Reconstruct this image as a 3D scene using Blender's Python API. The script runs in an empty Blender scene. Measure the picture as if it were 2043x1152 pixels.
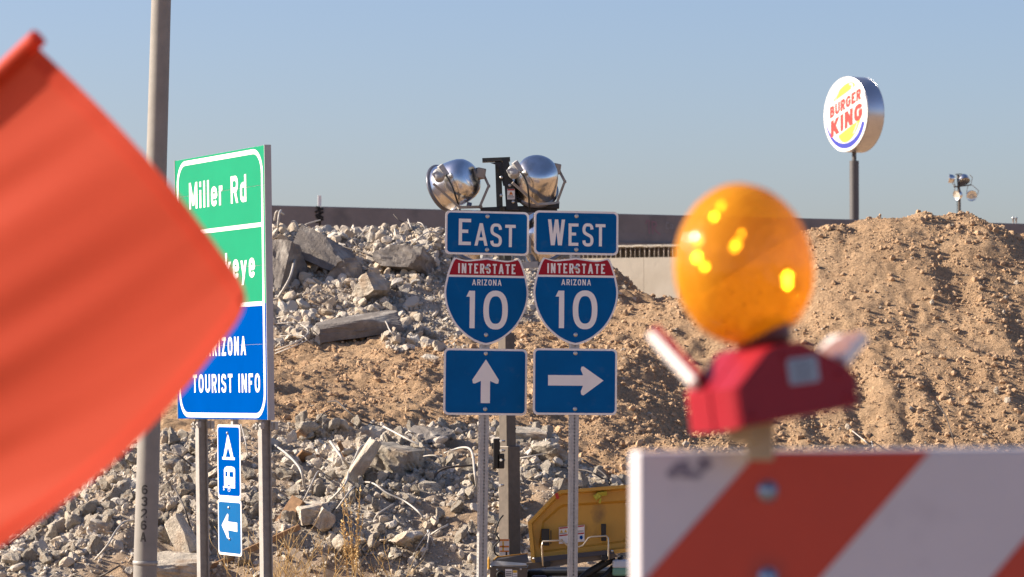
import bpy, bmesh, math, random
import numpy as np
from mathutils import Vector, Matrix, Euler

random.seed(7)
rng = np.random.default_rng(11)
S = bpy.context.scene
COL = S.collection
R = math.radians

# ------------------------------------------------------------------ camera, sky, sun, exposure
F = 6800.0                 # focal length in photograph pixels (2043 wide)
CAMZ = 1.65
HOR = 747.0                # row of the horizon
cam_d = bpy.data.cameras.new("camera")
cam = bpy.data.objects.new("camera", cam_d)
COL.objects.link(cam)
cam.location = (0, 0, CAMZ)
cam.rotation_euler = (R(90) + math.atan((HOR - 576) / F), 0, 0)
cam_d.sensor_width = 36
cam_d.lens = 36 * F / 2043
cam_d.clip_start = 0.1
cam_d.clip_end = 6000
cam_d.dof.use_dof = True
cam_d.dof.focus_distance = 27.0
cam_d.dof.aperture_fstop = 7.6
S.camera = cam

SUN_AZ, SUN_EL = -86.0, 27.0
w = bpy.data.worlds.new("World")
S.world = w
w.use_nodes = True
nt = w.node_tree
sky = nt.nodes.new("ShaderNodeTexSky")
sky.sky_type = 'NISHITA'
sky.sun_disc = False
sky.sun_elevation = R(SUN_EL)
sky.sun_rotation = R(SUN_AZ)
sky.air_density = 1.0
sky.dust_density = 1.3
sky.ozone_density = 5.0
bg = nt.nodes["Background"]
bg.inputs[1].default_value = 0.078
hz = nt.nodes.new("ShaderNodeMixRGB")
hz.blend_type = 'MULTIPLY'
hz.inputs[0].default_value = 1.0
hz.inputs[2].default_value = (1.12, 0.97, 1.0, 1)      # desert air: less green than the model sky
nt.links.new(sky.outputs[0], hz.inputs[1])
nt.links.new(hz.outputs[0], bg.inputs[0])

sun_d = bpy.data.lights.new("sun", 'SUN')
sun_d.energy = 4.9
sun_d.angle = R(0.53)
sun_d.color = (1.0, 0.89, 0.74)
sun = bpy.data.objects.new("sun", sun_d)
COL.objects.link(sun)
sdir = Vector((math.sin(R(SUN_AZ)) * math.cos(R(SUN_EL)), math.cos(R(SUN_AZ)) * math.cos(R(SUN_EL)), math.sin(R(SUN_EL))))
sun.rotation_euler = sdir.to_track_quat('Z', 'Y').to_euler()
sun.location = sdir * 60

S.view_settings.view_transform = 'Standard'
S.view_settings.look = 'None'
S.view_settings.exposure = 1.05
S.view_settings.gamma = 1.0
S.view_settings.use_curve_mapping = False
S.render.engine = 'CYCLES'
S.cycles.max_bounces = 6
S.cycles.use_denoising = True


# ------------------------------------------------------------------ measuring helpers
def xed(px, d): return (px - 1021.5) / F * d
def zed(py, d): return CAMZ + (HOR - py) / F * d
def P(px, py, d): return Vector((xed(px, d), d, zed(py, d)))


# ------------------------------------------------------------------ materials
MATS = {}


def mat(name, col, rough=0.6, metal=0.0, var=0.0, vscale=20.0, bump=0.0, bscale=60.0, spec=0.5, stain=None, objvar=0.0):
    if name in MATS:
        return MATS[name]
    m = bpy.data.materials.new(name)
    m.use_nodes = True
    n, l = m.node_tree.nodes, m.node_tree.links
    b = n["Principled BSDF"]
    b.inputs["Base Color"].default_value = (*col, 1)
    b.inputs["Roughness"].default_value = rough
    b.inputs["Metallic"].default_value = metal
    b.inputs["Specular IOR Level"].default_value = spec
    tc = n.new("ShaderNodeTexCoord")
    src = None
    if var:
        nz = n.new("ShaderNodeTexNoise")
        nz.inputs["Scale"].default_value = vscale
        nz.inputs["Detail"].default_value = 6
        nz.inputs["Roughness"].default_value = 0.65
        l.new(tc.outputs["Object"], nz.inputs["Vector"])
        rp = n.new("ShaderNodeValToRGB")
        rp.color_ramp.elements[0].position = 0.3
        rp.color_ramp.elements[1].position = 0.7
        rp.color_ramp.elements[0].color = (*[c * (1 - var) for c in col], 1)
        rp.color_ramp.elements[1].color = (*[min(1, c * (1 + var)) for c in col], 1)
        l.new(nz.outputs[0], rp.inputs[0])
        src = rp.outputs[0]
    if stain:
        nz = n.new("ShaderNodeTexNoise")
        nz.inputs["Scale"].default_value = stain[1]
        nz.inputs["Detail"].default_value = 5
        l.new(tc.outputs["Object"], nz.inputs["Vector"])
        mr = n.new("ShaderNodeMapRange")
        mr.inputs[1].default_value = stain[2]
        mr.inputs[2].default_value = stain[3]
        l.new(nz.outputs[0], mr.inputs[0])
        mx = n.new("ShaderNodeMixRGB")
        mx.inputs[1].default_value = (*col, 1)
        mx.inputs[2].default_value = (*stain[0], 1)
        if src: l.new(src, mx.inputs[1])
        l.new(mr.outputs[0], mx.inputs[0])
        src = mx.outputs[0]
    if objvar:
        oi = n.new("ShaderNodeObjectInfo")
        hs = n.new("ShaderNodeHueSaturation")
        mr = n.new("ShaderNodeMapRange")
        mr.inputs[3].default_value = 1 - objvar
        mr.inputs[4].default_value = 1 + objvar
        l.new(oi.outputs["Random"], mr.inputs[0])
        l.new(mr.outputs[0], hs.inputs["Value"])
        hs.inputs["Color"].default_value = (*col, 1)
        if src: l.new(src, hs.inputs["Color"])
        src = hs.outputs[0]
    if src: l.new(src, b.inputs["Base Color"])
    if bump:
        nz = n.new("ShaderNodeTexNoise")
        nz.inputs["Scale"].default_value = bscale
        nz.inputs["Detail"].default_value = 8
        nz.inputs["Roughness"].default_value = 0.7
        l.new(tc.outputs["Object"], nz.inputs["Vector"])
        bp = n.new("ShaderNodeBump")
        bp.inputs["Strength"].default_value = 1.0
        bp.inputs["Distance"].default_value = bump
        l.new(nz.outputs[0], bp.inputs["Height"])
        l.new(bp.outputs[0], b.inputs["Normal"])
    MATS[name] = m
    return m


def ground_mat():
    m = bpy.data.materials.new("dirt")
    m.use_nodes = True
    n, l = m.node_tree.nodes, m.node_tree.links
    b = n["Principled BSDF"]
    b.inputs["Roughness"].default_value = 0.95
    b.inputs["Specular IOR Level"].default_value = 0.15
    g = n.new("ShaderNodeNewGeometry")
    at = n.new("ShaderNodeAttribute"); at.attribute_name = "rubble"
    def noise(scale, det=8, ro=0.65):
        z = n.new("ShaderNodeTexNoise")
        z.inputs["Scale"].default_value = scale; z.inputs["Detail"].default_value = det; z.inputs["Roughness"].default_value = ro
        l.new(g.outputs["Position"], z.inputs["Vector"])
        return z.outputs[0]
    def ramp(src, a, b_, p0=.3, p1=.7):
        r = n.new("ShaderNodeValToRGB")
        r.color_ramp.elements[0].position = p0; r.color_ramp.elements[1].position = p1
        r.color_ramp.elements[0].color = (*a, 1); r.color_ramp.elements[1].color = (*b_, 1)
        l.new(src, r.inputs[0]); return r.outputs[0]
    dirt = ramp(noise(1.3), (.37, .238, .138), (.52, .350, .207))
    fine = ramp(noise(28, 5), (.72, .70, .68), (1.2, 1.2, 1.2), .35, .65)
    mul = n.new("ShaderNodeMixRGB"); mul.blend_type = 'MULTIPLY'; mul.inputs[0].default_value = 1
    l.new(dirt, mul.inputs[1]); l.new(fine, mul.inputs[2])
    dust = ramp(noise(9), (.36, .31, .25), (.54, .485, .41))
    mx = n.new("ShaderNodeMixRGB")
    l.new(at.outputs["Fac"], mx.inputs[0]); l.new(mul.outputs[0], mx.inputs[1]); l.new(dust, mx.inputs[2])
    l.new(mx.outputs[0], b.inputs["Base Color"])
    add = n.new("ShaderNodeMath"); add.operation = 'MULTIPLY_ADD'; add.inputs[1].default_value = 0.35
    l.new(noise(45, 8, .75), add.inputs[0]); l.new(noise(9, 8, .7), add.inputs[2])
    bp = n.new("ShaderNodeBump"); bp.inputs["Strength"].default_value = 1; bp.inputs["Distance"].default_value = 0.07
    l.new(add.outputs[0], bp.inputs["Height"]); l.new(bp.outputs[0], b.inputs["Normal"])
    MATS["dirt"] = m
    return m


def tint_mat(name, rough=0.95, bump=0.012, bscale=70):
    """colour from the per-lump vertex attribute 'tint' (the stone's own colour)"""
    m = bpy.data.materials.new(name)
    m.use_nodes = True
    n, l = m.node_tree.nodes, m.node_tree.links
    b = n["Principled BSDF"]
    b.inputs["Roughness"].default_value = rough
    b.inputs["Specular IOR Level"].default_value = 0.15
    at = n.new("ShaderNodeAttribute"); at.attribute_name = "tint"
    l.new(at.outputs["Color"], b.inputs["Base Color"])
    g = n.new("ShaderNodeNewGeometry")
    z = n.new("ShaderNodeTexNoise"); z.inputs["Scale"].default_value = bscale; z.inputs["Detail"].default_value = 6
    l.new(g.outputs["Position"], z.inputs["Vector"])
    bp = n.new("ShaderNodeBump"); bp.inputs["Distance"].default_value = bump
    l.new(z.outputs[0], bp.inputs["Height"]); l.new(bp.outputs[0], b.inputs["Normal"])
    return m


def thin_mat(name, col, trans, rough=0.5, wave=0.0, gloss=0.05, clear=0.0):
    """thin sheet that lets part of the light through (cloth, amber plastic)"""
    m = bpy.data.materials.new(name)
    m.use_nodes = True
    n, l = m.node_tree.nodes, m.node_tree.links
    b = n["Principled BSDF"]
    b.inputs["Base Color"].default_value = (*col, 1)
    b.inputs["Roughness"].default_value = rough
    b.inputs["Specular IOR Level"].default_value = gloss
    if clear:
        tp = n.new("ShaderNodeBsdfTransparent"); tp.inputs[0].default_value = (*[c ** .6 for c in col], 1)
        m2 = n.new("ShaderNodeMixShader"); m2.inputs[0].default_value = clear
    t = n.new("ShaderNodeBsdfTranslucent"); t.inputs[0].default_value = (*col, 1)
    mx = n.new("ShaderNodeMixShader"); mx.inputs[0].default_value = trans
    l.new(b.outputs[0], mx.inputs[1]); l.new(t.outputs[0], mx.inputs[2])
    if clear:
        l.new(mx.outputs[0], m2.inputs[1]); l.new(tp.outputs[0], m2.inputs[2])
    l.new(m2.outputs[0] if clear else mx.outputs[0], n["Material Output"].inputs[0])
    if wave:
        tc = n.new("ShaderNodeTexCoord")
        z = n.new("ShaderNodeTexNoise"); z.inputs["Scale"].default_value = 62; z.inputs["Detail"].default_value = 1.5
        l.new(tc.outputs["Object"], z.inputs["Vector"])
        bp = n.new("ShaderNodeBump"); bp.inputs["Distance"].default_value = wave
        l.new(z.outputs[0], bp.inputs["Height"]); l.new(bp.outputs[0], b.inputs["Normal"])
    MATS[name] = m
    return m


WHITE = mat("white_sheeting", (.84, .79, .75), .42, var=.03, vscale=9)
BLUE = mat("blue_sheeting", (.0, .100, .30), .45, spec=.08, var=.10, vscale=5, stain=((.03, .115, .27), 11, .58, .85), bump=.0015, bscale=5)
RED = mat("red_sheeting", (.36, .008, .022), .45, spec=.2, var=.06, vscale=9)
GREEN = mat("green_sheeting", (.0, .235, .115), .45, spec=.12, var=.05, vscale=3)
BLUE2 = mat("bright_blue_sheeting", (.0, .058, .28), .5, spec=.0, var=.05, vscale=3)
BLUE3 = mat("faded_blue_sheeting", (.0, .09, .26), .5, spec=.08, var=.08, vscale=5)
EDGE = mat("edge_aluminium", (.42, .40, .405), .5, .0, var=.05, vscale=14)
ALU = mat("aluminium", (.62, .60, .60), .45, .55, var=.08, vscale=14)
GALV = mat("galvanised_steel", (.42, .41, .39), .55, .35, var=.16, vscale=30, bump=.0008, bscale=160)
GALVD = mat("weathered_steel", (.33, .31, .285), .6, .25, var=.16, vscale=22, bump=.0008, bscale=160)
POLE = mat("pole_steel", (.245, .225, .20), .75, .0, var=.10, vscale=9, bump=.001, bscale=120)
BOLT = mat("bolt_steel", (.55, .54, .52), .35, .8)
BLACK = mat("black_paint", (.012, .011, .012), .42, var=.2, vscale=15)
RUBBER = mat("black_rubber", (.012, .012, .012), .6)
YELLOW = mat("machine_yellow", (.55, .30, .045), .38, var=.06, vscale=6, stain=((.25, .14, .04), 5, .62, .8))
BROWNM = mat("mast_steel", (.105, .085, .068), .5, .3, var=.2, vscale=18)
DARKM = mat("mast_dark", (.055, .055, .045), .45, .3, var=.25, vscale=25)
LAMP = mat("spun_aluminium", (.78, .76, .74), .22, 1.0, var=.10, vscale=9, bump=.0009, bscale=14, stain=((.50, .44, .36), 5, .52, .8))
YOKE = mat("yoke_steel", (.34, .29, .24), .5, .35, var=.1, vscale=30)
PAPER = mat("label_white", (.75, .72, .70), .5)
LRED = mat("label_red", (.45, .03, .02), .5)
LORANGE = mat("label_orange", (.65, .2, .02), .5)
LYEL = mat("label_yellow", (.7, .42, .03), .5)
INK = mat("label_ink", (.03, .03, .035), .5)
ZINC = mat("yellow_zinc", (.42, .40, .06), .3, .6, var=.3, vscale=60)
ROD = mat("plated_rod", (.60, .52, .40), .3, .9)
DIRT = ground_mat()
STONE = mat("broken_concrete", (.50, .435, .35), .95, var=.32, vscale=9, bump=.03, bscale=24, spec=.15, objvar=.22, stain=((.33, .22, .14), 3, .55, .72))
DARKSTONE = mat("shaded_and_dark_concrete", (.21, .185, .165), .95, var=.25, vscale=6, bump=.02, bscale=30, spec=.15, stain=((.36, .33, .29), 5, .55, .7))  # darker concrete: shade put into slab and boulder colour; also plain dark stones
WALLC = mat("grey_barrier_concrete", (.25, .21, .19), .9, var=.10, vscale=1.4, bump=.01, bscale=6, spec=.2, stain=((.165, .145, .135), 1.1, .5, .68))
PALEC = mat("pale_concrete", (.44, .395, .325), .9, var=.07, vscale=1.2, bump=.01, bscale=5, spec=.2, stain=((.34, .29, .22), .55, .5, .8))
STEELROD = mat("rebar_steel", (.33, .28, .235), .7, .25, var=.3, vscale=12, objvar=.25)
WOOD = mat("weathered_wood", (.30, .17, .085), .85, var=.35, vscale=18, bump=.006, bscale=40)
STRAW = mat("dry_straw", (.62, .42, .18), .8, var=.2, vscale=30)
ORANGE_RED = mat("orange_sheeting", (.55, .050, .020), .5, var=.05, vscale=7, stain=((.42, .05, .03), 9, .62, .78))
BOARDW = mat("board_white", (.62, .58, .60), .5, var=.04, vscale=4, stain=((.47, .43, .46), 7, .58, .8))
MAROON = mat("red_plastic", (.26, .004, .014), .42, spec=.3, var=.06, vscale=12)
STICK = mat("sticker_grey", (.30, .36, .43), .4)
SMUDGE = mat("ink_smudge", (.22, .20, .25), .7)
PLASTICW = mat("white_plastic", (.78, .72, .68), .45, var=.05, vscale=20)
SIGNRED = mat("sign_red", (.50, .02, .012), .4)
SIGNYEL = mat("sign_yellow", (.62, .37, .03), .4)
SIGNBLUE = mat("sign_blue", (.008, .02, .30), .4)
SIGNWHITE = mat("sign_white", (.66, .65, .62), .4)
POLEGREY = mat("pole_dark_grey", (.085, .08, .08), .5, var=.08, vscale=2)
PINK = mat("faded_pink_paint", (.30, .175, .19), .9)
PALEGREY = mat("faded_grey_paint", (.285, .26, .25), .9)
GREENFLUID = mat("green_fluid_bottle", (.16, .34, .24), .35)
BOTTLE = mat("translucent_bottle", (.50, .55, .62), .35)
LEAF = mat("dry_leaf", (.30, .28, .13), .8)
NUMBER = mat("number_black", (.055, .05, .045), .7)


# ------------------------------------------------------------------ mesh helpers
class MB:
    def __init__(s): s.v = []; s.f = []; s.m = []; s.sm = []

    def add(s, verts, faces, mi=0, smooth=False):
        o = len(s.v)
        s.v += [tuple(v) for v in verts]
        for f in faces:
            s.f.append([i + o for i in f]); s.m.append(mi); s.sm.append(smooth)
        return s

    def box(s, c, size, rot=None, mi=0, bev=0.0):
        x, y, z = [q / 2 for q in size]
        M = Matrix.Translation(Vector(c)) @ (rot.to_4x4() if rot else Matrix.Identity(4))
        if bev > 0:
            bm = bmesh.new()
            bmesh.ops.create_cube(bm, size=1, matrix=Matrix.Diagonal((size[0], size[1], size[2], 1)))
            bmesh.ops.bevel(bm, geom=bm.edges[:], offset=bev, segments=2, affect='EDGES', profile=.5)
            bm.verts.index_update()
            s.add([M @ v.co for v in bm.verts], [[v.index for v in f.verts] for f in bm.faces], mi)
            bm.free()
            return s
        vs = [M @ Vector(p) for p in ((-x, -y, -z), (x, -y, -z), (x, y, -z), (-x, y, -z), (-x, -y, z), (x, -y, z), (x, y, z), (-x, y, z))]
        return s.add(vs, [(0, 3, 2, 1), (4, 5, 6, 7), (0, 1, 5, 4), (1, 2, 6, 5), (2, 3, 7, 6), (3, 0, 4, 7)], mi)

    def prism(s, pts, y0, y1, mi=0, smooth=False):
        """polygon in x,z (anticlockwise seen from -y) between y0 (front) and y1"""
        n = len(pts)
        vs = [(p[0], y0, p[1]) for p in pts] + [(p[0], y1, p[1]) for p in pts]
        o = len(s.v)
        s.add(vs, [list(range(n)), list(range(2 * n - 1, n - 1, -1))], mi)
        for i in range(n):
            j = (i + 1) % n
            s.f.append([o + j, o + i, o + n + i, o + n + j]); s.m.append(mi); s.sm.append(smooth)
        return s

    def sheet(s, pts, y, mi=0):
        return s.add([(p[0], y, p[1]) for p in pts], [list(range(len(pts)))], mi)

    def tube(s, pts, r, n=8, mi=0, caps=True, smooth=True):
        pts = [Vector(p) for p in pts]
        k = len(pts)
        rs = r if isinstance(r, (list, tuple)) else [r] * k
        ring = []
        up = None
        for i, p in enumerate(pts):
            t = (pts[min(i + 1, k - 1)] - pts[max(i - 1, 0)])
            if t.length < 1e-9: t = Vector((0, 0, 1))
            t.normalize()
            if up is None:
                up = t.orthogonal().normalized()
            up = (up - t * up.dot(t))
            if up.length < 1e-6: up = t.orthogonal()
            up.normalize()
            b = t.cross(up)
            ring.append([p + (up * math.cos(a) + b * math.sin(a)) * rs[i] for a in [2 * math.pi * j / n for j in range(n)]])
        o = len(s.v)
        for q in ring: s.v += [tuple(x) for x in q]
        for i in range(k - 1):
            for j in range(n):
                j2 = (j + 1) % n
                s.f.append([o + i * n + j, o + i * n + j2, o + (i + 1) * n + j2, o + (i + 1) * n + j]); s.m.append(mi); s.sm.append(smooth)
        if caps:
            s.f.append([o + j for j in range(n - 1, -1, -1)]); s.m.append(mi); s.sm.append(False)
            s.f.append([o + (k - 1) * n + j for j in range(n)]); s.m.append(mi); s.sm.append(False)
        return s

    def bar(s, pts, wd, th, side=Vector((0, 1, 0)), mi=0):
        """flat bar following pts; wide along side"""
        pts = [Vector(p) for p in pts]
        for a, b in zip(pts[:-1], pts[1:]):
            d = (b - a)
            L = d.length
            d.normalize()
            sd = (side - d * side.dot(d)).normalized()
            nn = d.cross(sd)
            rot = Matrix((d, sd, nn)).transposed()
            s.box((a + b) / 2, (L + th, wd, th), rot, mi)
        return s

    def lathe(s, prof, M=Matrix.Identity(4), n=24, mi=0, smooth=True):
        """profile (r, z) round local z"""
        o = len(s.v)
        for r, z in prof:
            for j in range(n):
                a = 2 * math.pi * j / n
                s.v.append(tuple(M @ Vector((r * math.cos(a), r * math.sin(a), z))))
        for i in range(len(prof) - 1):
            for j in range(n):
                j2 = (j + 1) % n
                s.f.append([o + i * n + j, o + i * n + j2, o + (i + 1) * n + j2, o + (i + 1) * n + j]); s.m.append(mi); s.sm.append(smooth)
        return s

    def build(s, name, mats, parent=None):
        me = bpy.data.meshes.new(name)
        me.from_pydata(s.v, [], s.f)
        if not isinstance(mats, (list, tuple)): mats = [mats]
        for m in mats: me.materials.append(m)
        me.polygons.foreach_set("material_index", s.m)
        me.polygons.foreach_set("use_smooth", s.sm)
        me.update()
        o = bpy.data.objects.new(name, me)
        COL.objects.link(o)
        if parent: o.parent = parent
        return o


def tag(o, label=None, cat=None, group=None, kind=None):
    if label: o["label"] = label
    if cat: o["category"] = cat
    if group: o["group"] = group
    if kind: o["kind"] = kind
    return o


def thing(name, label, cat, loc=(0, 0, 0), rz=0.0, group=None):
    o = bpy.data.objects.new(name, None)
    COL.objects.link(o)
    o.location = loc
    o.rotation_euler = (0, 0, rz)
    o.empty_display_size = .2
    return tag(o, label, cat, group)


def rrect(x0, z0, x1, z1, r, n=6):
    pts = []
    for cx, cz, a0 in ((x1 - r, z0 + r, -90), (x1 - r, z1 - r, 0), (x0 + r, z1 - r, 90), (x0 + r, z0 + r, 180)):
        for i in range(n + 1):
            a = R(a0 + 90 * i / n)
            pts.append((cx + r * math.cos(a), cz + r * math.sin(a)))
    return pts


def catmull(pts, n=8):
    pts = [np.array(p, float) for p in pts]
    out = []
    for i in range(len(pts) - 1):
        p0, p1, p2, p3 = pts[max(i - 1, 0)], pts[i], pts[i + 1], pts[min(i + 2, len(pts) - 1)]
        for k in range(n):
            t = k / n
            out.append(0.5 * ((2 * p1) + (p2 - p0) * t + (2 * p0 - 5 * p1 + 4 * p2 - p3) * t * t + (3 * p1 - p0 - 3 * p2 + p3) * t ** 3))
    out.append(pts[-1])
    return out


# ------------------------------------------------------------------ road-sign lettering
def superell(n=40, e=2.6, a0=90, a1=450):
    out = []
    for i in range(n + 1):
        a = R(a0 + (a1 - a0) * i / n)
        c, s_ = math.cos(a), math.sin(a)
        out.append((.5 + .5 * math.copysign(abs(c) ** (2 / e), c), .5 + .5 * math.copysign(abs(s_) ** (2 / e), s_)))
    return out


SC = [(1, .77), (.93, .91), (.75, .99), (.5, 1), (.25, .99), (.07, .91), (0, .77), (.06, .63), (.27, .55), (.73, .45), (.94, .36), (1, .22), (.93, .08), (.75, .01), (.5, 0), (.25, .01), (.07, .08), (0, .22)]
BOWL = lambda x, z0, z1: [(0, z1), (x - .3, z1)] + [(x - .3 + .3 * math.cos(R(a)), (z0 + z1) / 2 + (z1 - z0) / 2 * math.sin(R(a))) for a in range(75, -90, -15)] + [(x - .3, z0), (0, z0)]
XH = .66
def low(pts): return [(u, v * XH) for u, v in pts]
# kind: 'p' open path with square ends, 'b' butt ends, 'c' closed, 'd' diagonal cut level; width relative to height
GL = {
    'A': (.66, [('d', (0, 0), (.5, 1)), ('d', (1, 0), (.5, 1)), ('b', [(.2, .27), (.8, .27)])]),
    'B': (.56, [('p', BOWL(1, 0, .52)), ('p', BOWL(.93, .52, 1)), ('p', [(0, 0), (0, 1)])]),
    'C': (.56, [('b', [(1, .76)] + [(.5 + .5 * math.cos(R(a)), .72 + .28 * math.sin(R(a))) for a in range(15, 181, 15)] + [(.5 + .5 * math.cos(R(a)), .28 + .28 * math.sin(R(a))) for a in range(180, 346, 15)] + [(1, .24)])]),
    'E': (.50, [('p', [(1, 1), (0, 1), (0, 0), (1, 0)]), ('b', [(0, .53), (.88, .53)])]),
    'F': (.48, [('p', [(1, 1), (0, 1), (0, 0)]), ('b', [(0, .52), (.88, .52)])]),
    'G': (.58, [('b', [(1, .76)] + [(.5 + .5 * math.cos(R(a)), .72 + .28 * math.sin(R(a))) for a in range(15, 181, 15)] + [(.5 + .5 * math.cos(R(a)), .28 + .28 * math.sin(R(a))) for a in range(180, 361, 15)] + [(1, .45), (.55, .45)])]),
    'I': (.0, [('p', [(0, 0), (0, 1)])]),
    'K': (.60, [('p', [(0, 0), (0, 1)]), ('d', (.0, .30), (1, 1)), ('d', (1, 0), (.33, .62))]),
    'M': (.68, [('p', [(0, 0), (0, 1)]), ('p', [(1, 0), (1, 1)]), ('d', (.5, .12), (0, 1)), ('d', (.5, .12), (1, 1))]),
    'N': (.58, [('p', [(0, 0), (0, 1)]), ('p', [(1, 0), (1, 1)]), ('d', (1, 0), (0, 1))]),
    'O': (.58, [('c', superell())]),
    'R': (.56, [('p', [(0, 0), (0, 1)]), ('p', BOWL(1, .48, 1)), ('d', (1, 0), (.55, .48))]),
    'S': (.56, [('b', SC)]),
    'T': (.52, [('p', [(0, 1), (1, 1)]), ('p', [(.5, 1), (.5, 0)])]),
    'U': (.58, [('p', [(0, 1), (0, .28)] + [(.5 + .5 * math.cos(R(a)), .28 + .28 * math.sin(R(a))) for a in range(195, 346, 15)] + [(1, .28), (1, 1)])]),
    'W': (.80, [('d', (.22, 0), (0, 1)), ('d', (.26, 0), (.5, 1)), ('d', (.74, 0), (.5, 1)), ('d', (.78, 0), (1, 1))]),
    'Z': (.54, [('p', [(0, 1), (1, 1)]), ('p', [(0, 0), (1, 0)]), ('d', (0, 0), (1, 1))]),
    '0': (.60, [('c', superell(e=2.4))]),
    '1': (.17, [('p', [(1, 0), (1, 1)]), ('d', (0, .84), (.9, 1))]),
    '2': (.56, [('b', [(0, .74), (.05, .88), (.22, .98), (.5, 1), (.8, .97), (.97, .86), (1, .72), (.93, .56), (.5, .3), (.12, .1), (.02, 0)]), ('p', [(0, 0), (1, 0)])]),
    '3': (.56, [('b', [(0, .78), (.08, .92), (.28, 1), (.72, 1), (.93, .92), (1, .76), (.9, .6), (.6, .53), (.9, .46), (1, .28), (.93, .08), (.72, 0), (.28, 0), (.08, .08), (0, .22)])]),
    '6': (.56, [('b', [(.95, .82), (.85, .95), (.6, 1), (.35, .98), (.12, .85), (0, .6), (0, .3), (.1, .08), (.35, 0), (.65, 0), (.9, .08), (1, .28), (.92, .47), (.66, .56), (.35, .55), (.08, .44), (0, .3)])]),
    'c': (.46, [('b', low([(1, .76), (.9, .92), (.65, 1), (.35, 1), (.1, .92), (0, .76), (0, .24), (.1, .08), (.35, 0), (.65, 0), (.9, .08), (1, .24)]))]),
    'd': (.46, [('p', [(1, 0), (1, 1)]), ('b', low([(1, .84), (.65, 1), (.35, 1), (.1, .92), (0, .76), (0, .24), (.1, .08), (.35, 0), (.65, 0), (1, .16)]))]),
    'e': (.46, [('b', low([(0, .52), (1, .52), (1, .76), (.9, .92), (.65, 1), (.35, 1), (.1, .92), (0, .76), (0, .24), (.1, .08), (.35, 0), (.65, 0), (.9, .07), (1, .2)]))]),
    'i': (.0, [('p', [(0, 0), (0, .60)]), ('p', [(0, .97), (0, .985)])]),
    'k': (.46, [('p', [(0, 0), (0, 1)]), ('d', (0, .22), (1, XH)), ('d', (1, 0), (.38, .42))]),
    'l': (.0, [('p', [(0, 0), (0, 1)])]),
    'r': (.34, [('p', [(0, 0), (0, XH)]), ('b', low([(0, .80), (.4, .96), (.75, 1), (1, 1)]))]),
    'u': (.46, [('p', [(1, 0), (1, XH)]), ('p', low([(0, 1), (0, .24), (.1, .08), (.35, 0), (.65, 0), (1, .16)]))]),
    'y': (.50, [('d', (.52, 0), (0, XH)), ('d', (.2, -.26), (1, XH)), ]),
}


def stroke(mb, pts, s, y, closed=False, cap='p', mi=0, fn=None, rnd=False):
    pts = [np.array(p, float) for p in pts]
    if closed and np.linalg.norm(pts[0] - pts[-1]) < 1e-9: pts = pts[:-1]
    k = len(pts)
    if not closed and cap == 'p' and not rnd:
        d0 = pts[0] - pts[1]; d1 = pts[-1] - pts[-2]
        pts[0] = pts[0] + d0 / np.linalg.norm(d0) * s / 2
        pts[-1] = pts[-1] + d1 / np.linalg.norm(d1) * s / 2
    L, Rr = [], []
    for i in range(k):
        a = pts[i] - pts[i - 1] if (closed or i > 0) else pts[1] - pts[0]
        b = pts[(i + 1) % k] - pts[i] if (closed or i < k - 1) else pts[-1] - pts[-2]
        a = a / (np.linalg.norm(a) + 1e-12); b = b / (np.linalg.norm(b) + 1e-12)
        na = np.array((-a[1], a[0])); nb = np.array((-b[1], b[0]))
        m = na + nb
        m = m / (np.linalg.norm(m) + 1e-9)
        q = min(1 / max(m.dot(na), .3), 1.5)
        L.append(pts[i] + m * s / 2 * q); Rr.append(pts[i] - m * s / 2 * q)
    f = fn or (lambda p: p)
    vs = []
    for a, b in zip(L, Rr):
        pa, pb = f(a), f(b)
        vs += [(pa[0], y, pa[1]), (pb[0], y, pb[1])]
    fs = []
    for i in range(k if closed else k - 1):
        j = (i + 1) % k
        fs.append((2 * i, 2 * i + 1, 2 * j + 1, 2 * j))
    mb.add(vs, fs, mi)
    if rnd and not closed:
        for e, yy in ((pts[0], y - .00006), (pts[-1], y - .00009)):
            c = [f(e + s / 2 * np.array((math.cos(t), math.sin(t)))) for t in np.linspace(0, 2 * math.pi, 12, endpoint=False)]
            mb.sheet(c, yy, mi)


def glyph(mb, ch, x, z, H, s, y, wf=1.0, mi=0, fn=None, rnd=False, w=None):
    gw, strokes = GL[ch]
    W = (w if w is not None else (gw * H * wf if gw else 0) + (s if gw == 0 else 0))
    W = max(W, s)
    mp = lambda p: (x + s / 2 + p[0] * (W - s), z + s / 2 + p[1] * (H - s))
    f = fn or (lambda p: p)
    for k, st in enumerate(strokes):
        yy = y - .00018 * k
        if st[0] == 'd':
            a, b = st[1], st[2]
            edge = lambda v: (z + v * H)
            pa = (mp(a)[0], edge(a[1])); pb = (mp(b)[0], edge(b[1]))
            dx, dz = pb[0] - pa[0], pb[1] - pa[1]
            hw = s * math.hypot(dx, dz) / abs(dz) / 2
            hw = min(hw, s * .95)
            q = [f((pa[0] - hw, pa[1])), f((pa[0] + hw, pa[1])), f((pb[0] + hw, pb[1])), f((pb[0] - hw, pb[1]))]
            if dz < 0: q = q[::-1]
            mb.sheet(q, yy, mi)
        else:
            pts = [mp(p) for p in st[1]]
            if st[0] == 'b' and len(pts) > 6: pts = catmull(pts, 3) if ch in 'S2368ced' else pts
            stroke(mb, pts, s, yy, st[0] == 'c', st[0], mi, fn, rnd)
    return W


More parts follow.
